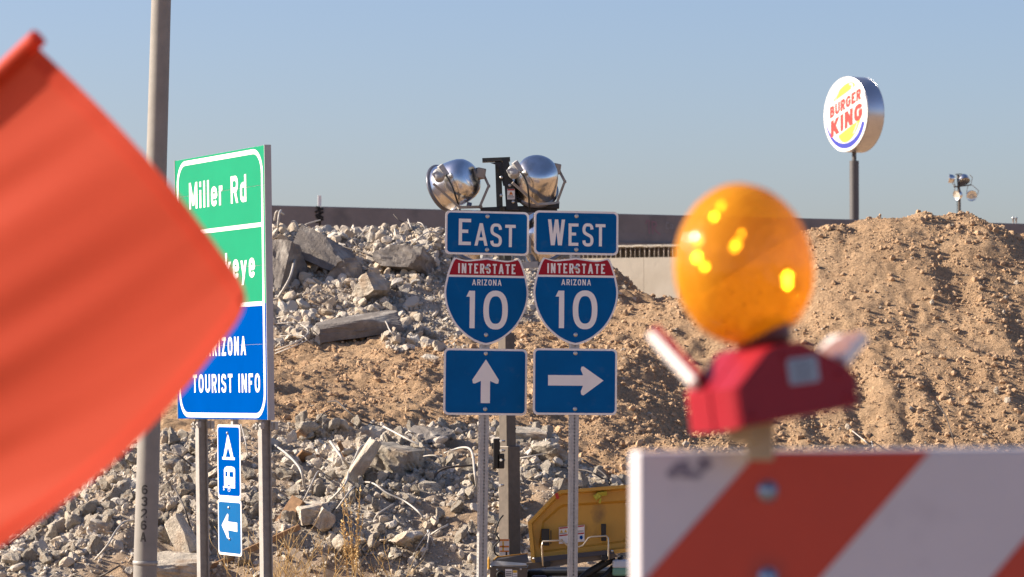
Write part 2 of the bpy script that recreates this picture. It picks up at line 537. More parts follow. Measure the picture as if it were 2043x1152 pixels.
def text(mb, string, x, z, H, s, y, gap=.2, wf=1.0, space=.45, mi=0, fn=None, rnd=False, width=None):
    """returns the end x; width, when given, scales the letters to fill it"""
    def total(wf_):
        t = 0
        for i, c in enumerate(string):
            if c == ' ': t += space * H * wf_; continue
            gw = GL[c][0]
            t += max(gw * H * wf_ if gw else s, s) + (gap * H * wf_ if i < len(string) - 1 else 0)
        return t
    if width:
        lo, hi = .2, 3
        for _ in range(40):
            m_ = (lo + hi) / 2
            if total(m_) > width: hi = m_
            else: lo = m_
        wf = lo
    for c in string:
        if c == ' ': x += space * H * wf; continue
        x += glyph(mb, c, x, z, H, s, y, wf, mi, fn, rnd) + gap * H * wf
    return x


# ------------------------------------------------------------------ terrain
_tab = rng.random((256, 256))


def vnoise(x, y, seed=0):
    x = np.asarray(x, float) + seed * 17.31; y = np.asarray(y, float) + seed * 9.77
    xi = np.floor(x).astype(int); yi = np.floor(y).astype(int)
    fx = x - xi; fy = y - yi
    fx = fx * fx * (3 - 2 * fx); fy = fy * fy * (3 - 2 * fy)
    t = lambda a, b: _tab[a & 255, b & 255]
    return (t(xi, yi) * (1 - fx) + t(xi + 1, yi) * fx) * (1 - fy) + (t(xi, yi + 1) * (1 - fx) + t(xi + 1, yi + 1) * fx) * fy


def fbm(x, y, f, octv, seed=0, g=.5):
    a, s_, n_ = 1.0, 0, 0
    for o in range(octv):
        s_ = s_ + a * (vnoise(x * f, y * f, seed + o * 3) - .5); n_ += a
        a *= g; f *= 2.03
    return s_ / n_ * 2


CP = []
def cp(*rows):
    for px, py, d in rows: CP.append((xed(px, d), d, zed(py, d)))
def cw(*rows):
    for r in rows: CP.append(r)
# ground in front and at the toe of the heaps
for X in (-9, -6, -3, 0, 3, 6, 9): cw((X, 20, -1.0), (X, 25, -1.0))
for X in (-9, -6.5, -4, -2, 0, 2, 4, 6.5, 9): cw((X, 28.1, -.95), (X, 29.3, -.10))
# crest of the lower heap
cp((-350, 1060, 31), (0, 1000, 32), (150, 945, 32.5), (300, 875, 33), (560, 850, 33), (750, 852, 33), (950, 862, 33), (1100, 880, 33))
cp((1250, 905, 33), (1430, 900, 34), (1700, 893, 35), (2043, 890, 35.2), (2450, 890, 35.2))
cp((300, 1010, 30.6), (560, 1000, 30.6), (750, 1000, 30.6), (950, 1000, 30.6), (1150, 1010, 30.6), (0, 1090, 30.2), (1450, 1040, 30.6), (1700, 1050, 30.8), (2043, 1050, 31))
# dirt bench and foot of the upper heap
cp((-350, 800, 38), (0, 750, 39), (300, 705, 39), (560, 690, 39), (750, 685, 39), (900, 688, 39), (1050, 645, 40), (1200, 615, 40), (1300, 604, 40.8), (1365, 600, 41))
cp((560, 770, 36), (900, 770, 36), (750, 775, 36), (1050, 765, 36), (1180, 762, 36), (1290, 800, 35.8), (1385, 862, 35.6), (1330, 730, 37.6), (1395, 780, 37.2))
# crest of the upper heap
cp((-350, 620, 42), (0, 560, 42), (300, 485, 42.5), (560, 462, 42.5), (750, 458, 42.5), (880, 462, 42.5), (1000, 480, 42.5), (1100, 500, 42.5), (1180, 520, 43), (1230, 540, 43), (1265, 562, 43), (1300, 590, 43), (1365, 592, 43.5))
cp((560, 570, 40.7), (750, 575, 40.7), (900, 580, 40.7), (1050, 570, 41))
# the earth mound
cp((1430, 560, 41), (1520, 500, 40.4), (1600, 460, 40), (1700, 440, 40), (1780, 428, 40), (1840, 418, 40), (1880, 428, 40), (1912, 437, 40), (1960, 430, 40), (2000, 440, 40), (2043, 455, 40), (2200, 520, 40), (2450, 620, 40))
cp((1480, 700, 38), (1600, 665, 37.8), (1780, 655, 37.7), (1900, 660, 37.7), (2043, 670, 37.8), (2300, 720, 38))
cp((1560, 800, 36.2), (1700, 790, 36.2), (1900, 790, 36.2), (2043, 795, 36.2))
# behind the crests
for X, z in ((-9, 1.2), (-6, 1.8), (-3, 2.0), (0, 1.6), (2, 1.0), (4, .9), (6, 1.2), (9, .8)): cw((X, 47, z))
for X in (-12, -6, 0, 6, 12): cw((X, 55, .8))
CP = np.array(CP)
CP[(CP[:, 1] > 39.5) & (CP[:, 1] < 44), 2] -= .075      # room for the stones and clods on the crests


def tps_fit(c):
    n = len(c)
    d2 = ((c[:, None, :2] - c[None, :, :2]) ** 2).sum(-1)
    K = np.where(d2 > 0, d2 * np.log(d2 + 1e-12) * .5, 0) + np.eye(n) * .02
    Pm = np.c_[np.ones(n), c[:, :2]]
    A = np.zeros((n + 3, n + 3)); A[:n, :n] = K; A[:n, n:] = Pm; A[n:, :n] = Pm.T
    return np.linalg.solve(A, np.r_[c[:, 2], 0, 0, 0])
TW = tps_fit(CP)


def tbase(X, Y):
    X = np.asarray(X, float); Y = np.asarray(Y, float)
    sh = X.shape
    x, y = X.ravel(), Y.ravel()
    out = np.zeros(len(x))
    for a in range(0, len(x), 20000):
        xx, yy = x[a:a + 20000], y[a:a + 20000]
        d2 = (xx[:, None] - CP[None, :, 0]) ** 2 + (yy[:, None] - CP[None, :, 1]) ** 2
        out[a:a + 20000] = np.where(d2 > 0, d2 * np.log(d2 + 1e-12) * .5, 0) @ TW[:-3] + TW[-3] + TW[-2] * xx + TW[-1] * yy
    return out.reshape(sh)


def ridged(x, y, f, seed): return 1 - np.abs(2 * vnoise(x * f, y * f, seed) - 1)


def th(X, Y):
    X = np.asarray(X, float); Y = np.asarray(Y, float)
    z = tbase(X, Y)
    k = np.clip((Y - 28.5) / 1.5, 0, 1) * np.clip((52 - Y) / 4, 0, 1)
    mq = 1 - .6 * np.clip((X - 1.9) / .6, 0, 1) * np.clip((Y - 34.5) / 1, 0, 1)      # the mound slumps in smooth downhill streaks
    z = z + k * (.16 * fbm(X, Y, .8, 3, 1) + .13 * mq * fbm(X, Y, 2.6, 4, 5, .6) + (1 - mq) * .14 * (vnoise(X * 3.4 + .3 * Y, Y * .55, 40) - .5) + .035 * (ridged(X, Y, 4.5, 9) - .5) + .02 * fbm(X, Y, 14, 2, 12))
    # runnels down the foot of the mound
    q = np.clip((X - 2.3) / .4, 0, 1) * np.clip((5.0 - X) / .8, 0, 1) * np.exp(-((Y - 35.8) / 1.0) ** 2)
    z = z + q * .055 * np.abs(np.sin(X * 7.5 + 1.5 * vnoise(X * 2, Y * 2, 3)))
    return z


def project(X, Y, Z):
    return 1021.5 + X / Y * F, HOR - (Z - CAMZ) / Y * F


def inpoly(px, py, poly):
    r = np.zeros(np.shape(px), bool)
    n = len(poly)
    for i in range(n):
        x0, y0 = poly[i]; x1, y1 = poly[(i + 1) % n]
        c = ((y0 > py) != (y1 > py)) & (px < (x1 - x0) * (py - y0) / (y1 - y0 + 1e-9) + x0)
        r ^= c
    return r


UP = [(-400, 300), (1100, 300), (1110, 520), (1085, 640), (1000, 660), (905, 690), (830, 690), (790, 705), (760, 675), (690, 672), (620, 690), (545, 692), (-400, 800)]
LO = [(-400, 1000), (0, 985), (150, 930), (300, 868), (450, 848), (640, 843), (700, 858), (800, 848), (960, 845), (1100, 858), (1110, 890), (1190, 945), (1260, 975), (1260, 1300), (-400, 1300)]
gx = np.concatenate([np.arange(-22, -7.2, .35), np.arange(-7.2, 8.6, .034), np.arange(8.6, 24, .35)])
gy = np.concatenate([np.arange(27.6, 44.2, .034), np.arange(44.2, 58, .4)])
GX, GY = np.meshgrid(gx, gy)
GZ = th(GX, GY)
edge = np.clip((GX + 22) / 8, 0, 1) * np.clip((24 - GX) / 8, 0, 1) * np.clip((58 - GY) / 5, 0, 1)
GZ = GZ * edge - 1.25 * (1 - edge)
GZ[:2] -= .12
ppx, ppy = project(GX, GY, GZ)
wob = 26 * fbm(GX, GY, 1.6, 3, 21)
low_ok = GY < 34.2
rub = (inpoly(ppx + wob, ppy + wob, UP) & (GY > 38)) | (inpoly(ppx + wob, ppy + wob * .6, LO) & low_ok)
rubf = rub * np.clip(.62 + 1.0 * fbm(GX, GY, 1.1, 3, 31), 0, 1)


def grid_mesh(name, X, Y, Z, mats, attr=None):
    ny, nx = X.shape
    v = np.stack([X, Y, Z], -1).reshape(-1, 3)
    idx = np.arange(ny * nx).reshape(ny, nx)
    f = np.stack([idx[:-1, :-1], idx[:-1, 1:], idx[1:, 1:], idx[1:, :-1]], -1).reshape(-1, 4)
    return raw_mesh(name, v, f, mats, attr, smooth=True)


def raw_mesh(name, v, f, mats, attr=None, smooth=False, tint=None):
    me = bpy.data.meshes.new(name)
    n, k = f.shape
    me.vertices.add(len(v)); me.vertices.foreach_set("co", v.astype(np.float32).ravel())
    me.loops.add(n * k); me.loops.foreach_set("vertex_index", f.astype(np.int32).ravel())
    me.polygons.add(n)
    me.polygons.foreach_set("loop_start", np.arange(0, n * k, k, dtype=np.int32))
    me.polygons.foreach_set("use_smooth", np.full(n, smooth))
    if attr:
        a = me.attributes.new(attr[0], 'FLOAT', 'POINT'); a.data.foreach_set("value", attr[1].astype(np.float32).ravel())
    if tint is not None:
        a = me.attributes.new("tint", 'FLOAT_COLOR', 'POINT')
        a.data.foreach_set("color", np.c_[tint, np.ones(len(tint))].astype(np.float32).ravel())
    for m in (mats if isinstance(mats, list) else [mats]): me.materials.append(m)
    me.update(calc_edges=True)
    me.validate()
    o = bpy.data.objects.new(name, me); COL.objects.link(o)
    return o


hillside = tag(grid_mesh("terrain", GX, GY, GZ, DIRT, ("rubble", rubf)), kind="structure")
# the open ground: one sheet to the horizon
gm = MB()
xs = [-3000, -300, -60, -20, 0, 20, 60, 300, 3000]; ys = [-200, -20, 0, 8, 16, 60, 120, 400, 3000]
gm.add([(x, y, -.004 if y <= 8 else -1.03) for y in ys for x in xs], [(j * 9 + i, j * 9 + i + 1, (j + 1) * 9 + i + 1, (j + 1) * 9 + i) for j in range(8) for i in range(8)])
ground = tag(gm.build("ground", DIRT), kind="structure")


def hit(px, py, d0=28.0, d1=46.0):
    d = np.arange(d0, d1, .03)
    X = (px - 1021.5) / F * d; Z = CAMZ + (HOR - py) / F * d
    t = th(X, d)
    i = np.argmax(t >= Z)
    if not (t >= Z).any(): i = np.argmin(Z - t)
    return float(d[i])


# ------------------------------------------------------------------ overpass, abutment, far things
def bridge_line(px):
    # plan line of the barrier: left end nearer
    X0, Y0 = xed(545, 95), 95.0
    ux, uy = math.cos(R(27)), math.sin(R(27))
    t = ((px - 1021.5) / F * Y0 - X0) / (ux - (px - 1021.5) / F * uy)
    return t
BR = thing("concrete_barrier", "long shaded grey concrete barrier along the edge of the overpass", "barrier", (xed(545, 95), 95, 0), R(27))
ztop = 6.36
cuts = [bridge_line(-500), bridge_line(120), bridge_line(636.5), bridge_line(1105), bridge_line(1480), bridge_line(1800), bridge_line(2700)]
for i in range(6):
    a, b = cuts[i], cuts[i + 1]
    pan = MB()
    # profile of a parapet: vertical face with a slightly wider foot
    g = .012 if i != 2 else .05
    prof = [(0, ztop - .02), (.02, ztop), (.26, ztop), (.28, ztop - .02), (.34, ztop - .84), (-.06, ztop - .84), (-.02, ztop - .55)]
    va = [(a + g, p[0], p[1]) for p in prof]; vb = [(b - g, p[0], p[1]) for p in prof]
    n = len(prof)
    pan.add(va + vb, [list(range(n)), list(range(2 * n - 1, n - 1, -1))] + [[j, n + j, n + (j + 1) % n, (j + 1) % n] for j in range(n)])
    pan.build("barrier_panel", WALLC, BR)
deck = MB()
deck.box(((cuts[0] + cuts[-1]) / 2, 5.0, ztop - .84 - .15), (cuts[-1] - cuts[0], 10.4, .28))
deck.build("deck_slab", WALLC, BR)
gd = MB()
for y in (.6, 3.2, 5.8, 8.4):
    gd.box(((cuts[0] + cuts[-1]) / 2, y, ztop - 1.9), (cuts[-1] - cuts[0], .45, 1.4))
gd.build("girder", WALLC, BR)
# spalled edge at the crack
ck = MB()
t0 = bridge_line(637)
for i in range(9):
    z = ztop - .03 - i * .05
    ck.box((t0 + (.05 if i % 2 else -.04) + random.uniform(-.03, .03), -.02, z), (.13 + random.random() * .06, .03, .06), Euler((0, random.uniform(-.5, .5), 0)).to_matrix())
ck.build("crack", mat("crack_dark", (.025, .022, .02), .95), BR)
# faded painted scribble on the barrier: two tall strokes like 1R and a paler Co
gf = MB()
def brl(px, py):
    t = bridge_line(px); d = 95 + t * math.sin(R(27))
    return (t, zed(py, d))
S1 = [[(1288, 447), (1290, 440), (1295, 441), (1294, 449), (1295, 468)], [(1300, 441), (1302, 468)], [(1301, 442), (1308, 444), (1309, 450), (1303, 454)], [(1304, 454), (1310, 463), (1317, 468)]]
for k, st in enumerate(S1): stroke(gf, [brl(*p) for p in st], .045, -.024 - k * .002, cap='b')
gf.build("pink_scribble", PINK, BR)
gf = MB()
for k, st in enumerate([[(1334, 446), (1330, 444), (1328, 450), (1329, 456), (1334, 456)], [(1338, 447), (1342, 450), (1341, 456), (1337, 455), (1338, 447)]]): stroke(gf, [brl(*p) for p in st], .035, -.024 - k * .002, cap='b')
gf.build("grey_scribble", PALEGREY, BR)
mk = MB(); mk.box((0, 0, .17), (.10, .03, .30), bev=.01); mk.tube([(0, 0, 0), (0, 0, .06)], .02, 8)
o = mk.build("edge_marker", PAPER); t = bridge_line(640); o.location = (BR.location.x + t * math.cos(R(27)) - .1 * math.sin(R(27)), 95 + t * math.sin(R(27)) + .1, ztop)
tag(o, "small white reflector marker on top of the barrier at the crack", "marker")
for k, px in enumerate((2027, 2033)):
    v = MB(); v.lathe([(.0, .2), (.05, .2), (.05, .16), (.03, .15), (.03, 0)][::-1], n=10)
    o = v.build("vent_pipe", BOLT); t = bridge_line(px)
    o.location = (BR.location.x + t * math.cos(R(27)) - .06, 95 + t * math.sin(R(27)) + .12, ztop)
    tag(o, ("left" if k == 0 else "right") + " one of two tiny capped pipe stubs at the barrier's far right end", "pipe", "pipe stubs on the far barrier")

# broken abutment below the barrier, with a comb of bars on top
AB = thing("concrete_abutment", "pale sunlit concrete abutment wall with bare bars along its top", "abutment", (xed(1358, 88), 88, 0), R(-24))
z1 = zed(513, 88); z0 = .5
for i in range(4):
    pn = MB(); wv = 1.02
    pn.box((-wv * (i + .5), .3, (z1 + z0) / 2), (wv - .004, .6 + .004 * (i % 2), z1 - z0), bev=.003)
    pn.build("wall_panel", PALEC, AB)
sl = MB(); sl.box((-2.0, 1.25, z1 + .325), (4.1, 1.9, .05)); sl.box((-2, 1.9, z1 + .1), (4.1, .3, .4)); sl.build("broken_edge", DARKSTONE, AB)
n_b = 0
x = -.12
while x > -3.0:
    rb = MB(); rb.tube([(0, 0, -.05), (random.uniform(-.01, .01), .01, .15), (random.uniform(-.015, .015), 0, .30)], .016, 6)
    o = rb.build("rebar_stub", STEELROD, AB); o.location = (x, .12, z1)
    ls = MB(); ls.box((0, 0, 0), (.13 + random.random() * .05, .1, .04), Euler((random.uniform(-.3, .3), random.uniform(-.2, .2), 0)).to_matrix())
    o = ls.build("mortar_lump", PALEC, AB); o.location = (x + .02, .1, z1 + .30)
    x -= .125 + random.random() * .015

# oval restaurant sign on a pole
dB = 180.0
kB = dB / F
BK = thing("restaurant_sign", "tall oval burger restaurant sign on a dark pole behind the mound", "sign", (xed(1705, dB), dB, 0))
head = bpy.data.objects.new("sign_head", None)
pole = MB(); pole.lathe([(.25, 0), (.25, zed(321, dB))], n=20); pole.build("pole", POLEGREY, BK)
neck = MB(); neck.lathe([(.25, zed(321, dB) - .002), (.12, zed(321, dB)), (.12, zed(300, dB))], n=16); neck.build("pole_neck", POLEGREY, BK)
Rs = 2.0; zc = zed(228.5, dB)
HM = Matrix.Translation((0, 0, zc)) @ Matrix.Rotation(R(-60), 4, 'Z')
RIM = mat("brushed_rim", (.55, .54, .56), .3, .85)
can = MB()
Tk = .53
N = 64
can.lathe([(0, -Tk), (Rs * .985, -Tk), (Rs, -Tk + .04), (Rs, -.52), (Rs * .996, -.50), (Rs, -.48), (Rs, .0)] + [(Rs, .48), (Rs * .996, .50), (Rs, .52), (Rs, Tk - .04), (Rs * .985, Tk), (0, Tk)], Matrix.Rotation(R(90), 4, 'X'), N)
body = can.build("sign_cabinet", RIM, BK); body.matrix_local = HM
fc = MB(); fc.prism([(Rs * .985 * math.cos(a), Rs * .985 * math.sin(a)) for a in np.linspace(0, 2 * math.pi, N, endpoint=False)], -Tk - .03, -Tk + .001)
face = fc.build("sign_face", SIGNWHITE, body)
YF = -Tk - .034
def bk(name, m, fill):
    b = MB(); fill(b); return b.build(name, m, body)
rise = lambda p: (p[0] * Rs, (p[1] + .31 * p[0]) * Rs)
def bun_top(b):
    pts = [(-.53, .525), (.42, .58)]
    q = [(.42, .58), (.43, .63), (.36, .70), (.22, .76), (.02, .79), (-.2, .76), (-.38, .68), (-.49, .60), (-.53, .525)]
    b.sheet([rise(p) for p in catmull(q, 4)], YF)
def bun_low(b):
    q = [(-.31, -.45), (.62, -.38), (.60, -.48), (.48, -.62), (.28, -.74), (.06, -.76), (-.14, -.68), (-.27, -.55)]
    b.sheet([rise(p) for p in catmull(q + [q[0]], 4)[:-1]][::-1], YF)
bk("bun_emblem", SIGNYEL, bun_top)
bk("bun_emblem", SIGNYEL, bun_low)
for pts_, sw_ in (([(.19, .72), (.30, .68), (.33, .62), (.27, .585)], .10), ([(-.44, .55), (-.40, .62), (-.30, .69)], .05), ([(.54, -.42), (.46, -.54), (.36, -.64)], .06)):
    bk("bun_shine", SIGNWHITE, lambda b: stroke(b, [rise(p) for p in catmull(pts_, 5)], sw_, YF - .006, cap='b'))
def cres(b):
    A = np.linspace(R(118), R(343), 60)
    outer = [(.905 * math.cos(a), .905 * math.sin(a)) for a in A]
    inner = []
    for i, a in enumerate(A):
        t = i / 59
        th_ = .016 + .125 * max(0, math.sin(min(1, max(0, (t - .30) / .55)) * math.pi * .62)) if t > .3 else .016 + .01 * t
        inner.append(((.905 - th_) * math.cos(a), (.905 - th_) * math.sin(a)))
    vs = [(p[0] * Rs, YF, p[1] * Rs) for p in outer + inner]
    n = len(A)
    b.add(vs, [(i, i + 1, n + i + 1, n + i) for i in range(n - 1)])
bk("crescent", SIGNBLUE, cres)
def wtext(b):
    text(b, "BURGER", -.70, -.075 + .215 - .0, .30, .076, YF - .008, gap=.10, width=1.40, fn=lambda p: rise(p))
    text(b, "KING", -.66, -.385, .44, .128, YF - .008, gap=.10, width=1.42, fn=lambda p: rise(p))
bk("lettering", SIGNRED, wtext)


# ------------------------------------------------------------------ flood lamp, used on both light towers
def lamp_body(axis, loc, s=1.0, n=32):
    z = Vector(axis).normalized()
    q = z.to_track_quat('Z', 'Y').to_matrix().to_4x4()
    return Matrix.Translation(Vector(loc)) @ q @ Matrix.Scale(s, 4)
LAMP_PROF = [(.0, .018), (.17, .03), (.205, .012), (.222, -.004), (.232, .0), (.232, .016), (.220, .022), (.216, .06), (.212, .12), (.200, .18), (.178, .235), (.14, .275), (.085, .298), (.04, .304), (.0, .305)]
GLASS = mat("lamp_glass", (.75, .74, .68), .12, .6)


dF = 136.0
FT = thing("far_light_tower", "small distant light tower with four round lamps behind the earth mound", "light tower", (xed(1914, dF), dF, 0))
def LF(px, py, dy=0.0): return Vector((xed(px, dF + dy) - FT.location.x, dy, zed(py, dF + dy)))
b = MB(); b.tube([LF(1917.5, 1000), LF(1915, 400), LF(1912.5, 349)], .055, 8); b.build("mast", BROWNM, FT)
b = MB(); b.bar([LF(1908, 348), LF(1919, 347)], .12, .03); b.bar([LF(1905, 373), LF(1938, 369)], .12, .05); b.bar([LF(1919, 368), LF(1925, 364)], .2, .12); b.build("crossbar", BROWNM, FT)
for (px, py, ax, s_) in ((1894, 356, (1.0, -.1, -.15), .8), (1925, 362, (-.1, .55, .75), 1.0), (1909, 390, (.75, .55, .2), .85), (1940, 391, (-.15, .95, .25), .95)):
    lb = MB(); M_ = lamp_body(ax, LF(px, py, -.1), s_); lb.lathe(LAMP_PROF[4:], M_, 16); lo = lb.build("flood_lamp", LAMP, FT)
    gb = MB(); gb.lathe([(0, .03), (.1, .05), (.21, .02), (.228, .004)], M_, 16); gb.build("lamp_glass", GLASS, lo)
for pts in ([(1897, 349), (1904, 360), (1907, 373)], [(1899, 362), (1906, 373)], [(1936, 349), (1941, 354), (1938, 369)], [(1906, 373), (1904, 386)], [(1932, 371), (1929, 386)], [(1941, 370), (1953, 380), (1952, 388)], [(1917, 380), (1921, 390)]):
    b = MB(); b.bar([LF(*p) for p in pts], .05, .02); b.build("yoke", YOKE, FT)
b = MB(); b.tube([LF(1911 + 1.6 * math.cos(t), 398 + t * .62) + Vector((0, .03 * math.sin(t), 0)) for t in np.linspace(0, 62, 200)], .009, 4); b.build("coiled_cable", RUBBER, FT)

# ------------------------------------------------------------------ rubble: chunk shapes
def chunk_shape(sub, cuts_, rough, seed, squash=(1, .8, .65)):
    r = np.random.default_rng(seed)
    bm = bmesh.new()
    bmesh.ops.create_icosphere(bm, subdivisions=sub, radius=1)
    v = np.array([x.co[:] for x in bm.verts]); f = np.array([[q.index for q in x.verts] for x in bm.faces])
    bm.free()
    for _ in range(cuts_):
        n = r.normal(size=3); n /= np.linalg.norm(n)
        h = r.uniform(.35, .72)
        d = v @ n - h
        m = d > 0
        v[m] -= np.outer(d[m], n)
    v *= np.array(squash) * r.uniform(.85, 1.15, 3)
    if rough:
        nn = v / (np.linalg.norm(v, axis=1)[:, None] + 1e-9)
        k = (vnoise(v[:, 0] * 4 + v[:, 2] * 2.3 + seed, v[:, 1] * 4 + seed * 2) - .5) + .5 * (vnoise(v[:, 0] * 9 + seed, v[:, 2] * 9 + v[:, 1] * 5) - .5)
        v += nn * k[:, None] * rough
    return v, f


def shape_mesh(name, v, f, mats, smooth=False):
    me = bpy.data.meshes.new(name)
    me.from_pydata(v.tolist(), [], f.tolist())
    me.materials.append(mats)
    if smooth: me.polygons.foreach_set("use_smooth", [True] * len(f))
    return me
BIG = [shape_mesh("concrete_chunk", *chunk_shape(3, 9 + i % 4, .16, 100 + i), STONE) for i in range(14)]
TINY = [chunk_shape(1, 5, .15, 300 + i) for i in range(16)]
SMALL = [chunk_shape(2, 7, .16, 340 + i) for i in range(20)]
CLOD = []
for i in range(12):
    v, f = chunk_shape(1, 3, .35, 500 + i, (1, .95, .8))
    CLOD.append((v, f))


def rand_rot(r, n):
    q = r.normal(size=(n, 4)); q /= np.linalg.norm(q, axis=1)[:, None]
    a, b, c, d = q.T
    return np.stack([np.stack([1 - 2 * (c * c + d * d), 2 * (b * c - a * d), 2 * (b * d + a * c)], -1), np.stack([2 * (b * c + a * d), 1 - 2 * (b * b + d * d), 2 * (c * d - a * b)], -1), np.stack([2 * (b * d - a * c), 2 * (c * d + a * b), 1 - 2 * (b * b + c * c)], -1)], 1)


def lumps(name, shapes, pos, rad, tints, m, seed):
    r = np.random.default_rng(seed)
    rot = rand_rot(r, len(pos))
    which = r.integers(0, len(shapes), len(pos))
    V, Fc, T, o = [], [], [], 0
    for k, (sv, sf) in enumerate(shapes):
        idx = np.where(which == k)[0]
        if not len(idx): continue
        vv = np.einsum('nij,vj->nvi', rot[idx], sv) * rad[idx, None, None] + pos[idx, None, :]
        nv = len(sv)
        ff = sf[None] + (np.arange(len(idx)) * nv)[:, None, None] + o
        V.append(vv.reshape(-1, 3)); Fc.append(ff.reshape(-1, 3)); T.append(np.repeat(tints[idx], nv, 0)); o += nv * len(idx)
    return raw_mesh(name, np.concatenate(V), np.concatenate(Fc), m, tint=np.concatenate(T))


def scatter(n, xr, yr, seed):
    r = np.random.default_rng(seed)
    X = r.uniform(*xr, n); Y = r.uniform(*yr, n)
    Z = th(X, Y)
    return r, X, Y, Z, *project(X, Y, Z)


def in_rubble(X, Y, px, py):
    wb = 26 * fbm(X, Y, 1.6, 3, 21)
    return (inpoly(px + wb, py + wb, UP) & (Y > 38) & (Y < 43.3)) | (inpoly(px + wb, py + wb * .6, LO) & (Y < 34.0))


r, X, Y, Z, px, py = scatter(120000, (-7.5, 3.2), (28.9, 43.4), 41)
ok = in_rubble(X, Y, px, py) & (px > -120) & (px < 1290)
dens = np.where(Y > 38, 1.0, np.clip(.72 + 1.5 * fbm(X, Y, 1.1, 3, 31), .2, 1))
ok &= r.random(len(X)) < dens
X, Y, Z, px, py = X[ok], Y[ok], Z[ok], px[ok], py[ok]
rad = .0135 * (1 - r.random(len(X))) ** (-1 / 1.9)
rad = np.clip(rad, .0125, .115)
fine_zone = inpoly(px, py, [(850, 540), (1110, 480), (1110, 700), (880, 700), (830, 620)])
rad[fine_zone] = np.clip(rad[fine_zone] * .7, .018, .07)
rad[(Y < 34) & inpoly(px, py, [(545, 880), (700, 880), (700, 960), (545, 950)])] *= .75
print("rubble pieces", len(X), (rad > .09).sum())
hidden = (inpoly(px, py, [(-200, 0), (60, 60), (490, 600), (300, 850), (0, 1070), (-200, 1150)]) | ((px > 350) & (px < 545) & (py < 842)) | (px < 0) | ((px > 885) & (px < 1055) & (py < 828)) | ((px > 1065) & (px < 1232) & (py < 826)) | ((px > 265) & (px < 318)) | ((px > 1262) & (py > 890)))
score = np.where(hidden, 0, rad / Y)
order = np.argsort(-score)
tops = order[:278]
rest = order[278:]
g = r.uniform(.8, 1.2, len(X))[:, None]
warm = np.clip(r.normal(.40, .32, len(X)), 0, 1)[:, None]
tint = g * ((1 - warm) * np.array((.50, .450, .385)) + warm * np.array((.44, .345, .245)))
pos = np.c_[X, Y, Z + rad * .25]
RUBMAT = tint_mat("crushed_concrete")
big_r = rest[rad[rest] > .034]; tiny_r = rest[rad[rest] <= .034]
o = lumps("gravel_rubble", TINY, pos[tiny_r], rad[tiny_r], tint[tiny_r], RUBMAT, 5)
tag(o, "fine crushed concrete gravel between the larger pieces", "rubble", kind="stuff")
o = lumps("rubble", SMALL, pos[big_r], rad[big_r], tint[big_r], RUBMAT, 8)
tag(o, "small broken concrete rubble covering the two heaps", "rubble", kind="stuff")


def place_chunk(x, y, z, s, seed, label, group, name="concrete_chunk", cat="concrete chunk", me=None, rot=None):
    rr = random.Random(seed)
    o = bpy.data.objects.new(name, me or BIG[rr.randrange(len(BIG))])
    COL.objects.link(o)
    o.location = (x, y, z); o.scale = s if isinstance(s, tuple) else (s * rr.uniform(.85, 1.2), s * rr.uniform(.85, 1.15), s * rr.uniform(.8, 1.1))
    o.rotation_euler = rot or (rr.uniform(0, 6.3), rr.uniform(0, 6.3), rr.uniform(0, 6.3))
    return tag(o, label, cat, group)


LM = [("guide sign's upper right edge", 548, 430), ("dark upright slab", 566, 525), ("looped rod", 600, 665), ("barrier crack's curved rod", 610, 448),
      ("dark leaning deck slab", 650, 505), ("pitted dark upper boulder", 692, 538), ("shaded upper pale block", 742, 576), ("long beam's left end", 640, 655), ("long beam's right end", 785, 640),
      ("looping wire", 752, 602), ("wide dark slab", 810, 520), ("EAST plate's left edge", 882, 466), ("left shield's left edge", 884, 590), ("gap between the two shields", 1060, 590),
      ("hooked rod on the crest", 845, 450), ("straight rod on the crest", 722, 465),
      ("dark stick's upper tip", 96, 1014), ("pale flat-faced block far left", 118, 1052), ("rough flat block", 205, 1046), ("curling rod", 215, 1088), ("view's bottom left corner", 10, 1140), ("lower edge of the flag", 190, 985),
      ("figures on the lamp post", 318, 1010), ("pale block beside the lamp post", 352, 925), ("tilted flat slab", 364, 1070), ("lamp post's broad foot slab", 350, 1130), ("guide sign's left post", 404, 960),
      ("camping sign", 484, 920), ("small arrow sign", 484, 1050), ("stick behind the arrow sign", 500, 1096), ("guide sign's right post", 548, 960), ("brown timber stub", 579, 1030), ("round boulder at the crest", 614, 858), ("tan board scrap", 614, 913),
      ("grey block beside the timber", 618, 1022), ("pale sloping pipe", 678, 907), ("slanting column piece", 719, 930), ("upright boulder at the crest", 738, 866), ("wide rough block", 790, 915), ("arching rod's top", 735, 964), ("arching rod's right end", 845, 1040),
      ("tall golden weed's top", 706, 945), ("tall golden weed's foot", 706, 1120), ("wiry weed tangle", 560, 1120), ("weed's shaded right chunk", 800, 1075), ("smooth shaded boulder", 868, 866), ("curved dark rod's bend", 865, 954), ("knot of the tangled rod", 856, 1060), ("tangled rod's foot", 880, 1140),
      ("perforated post under EAST", 950, 1000), ("foot of EAST's post", 950, 1110), ("mast's black pulley guard", 985, 905), ("rock behind the mast", 1010, 990), ("flat slab beside the mast", 1055, 868), ("boulder right of the mast", 1095, 905), ("yellow cover's slanted corner", 1080, 1005), ("yellow cover's top edge", 1180, 970), ("perforated post under WEST", 1140, 920)]
def compass(dx, dy):
    a = math.degrees(math.atan2(-dy, dx)) % 360
    return ["right of", "up right of", "above", "up left of", "left of", "down left of", "below", "down right of"][int((a + 22.5) // 45) % 8]
slots = {}
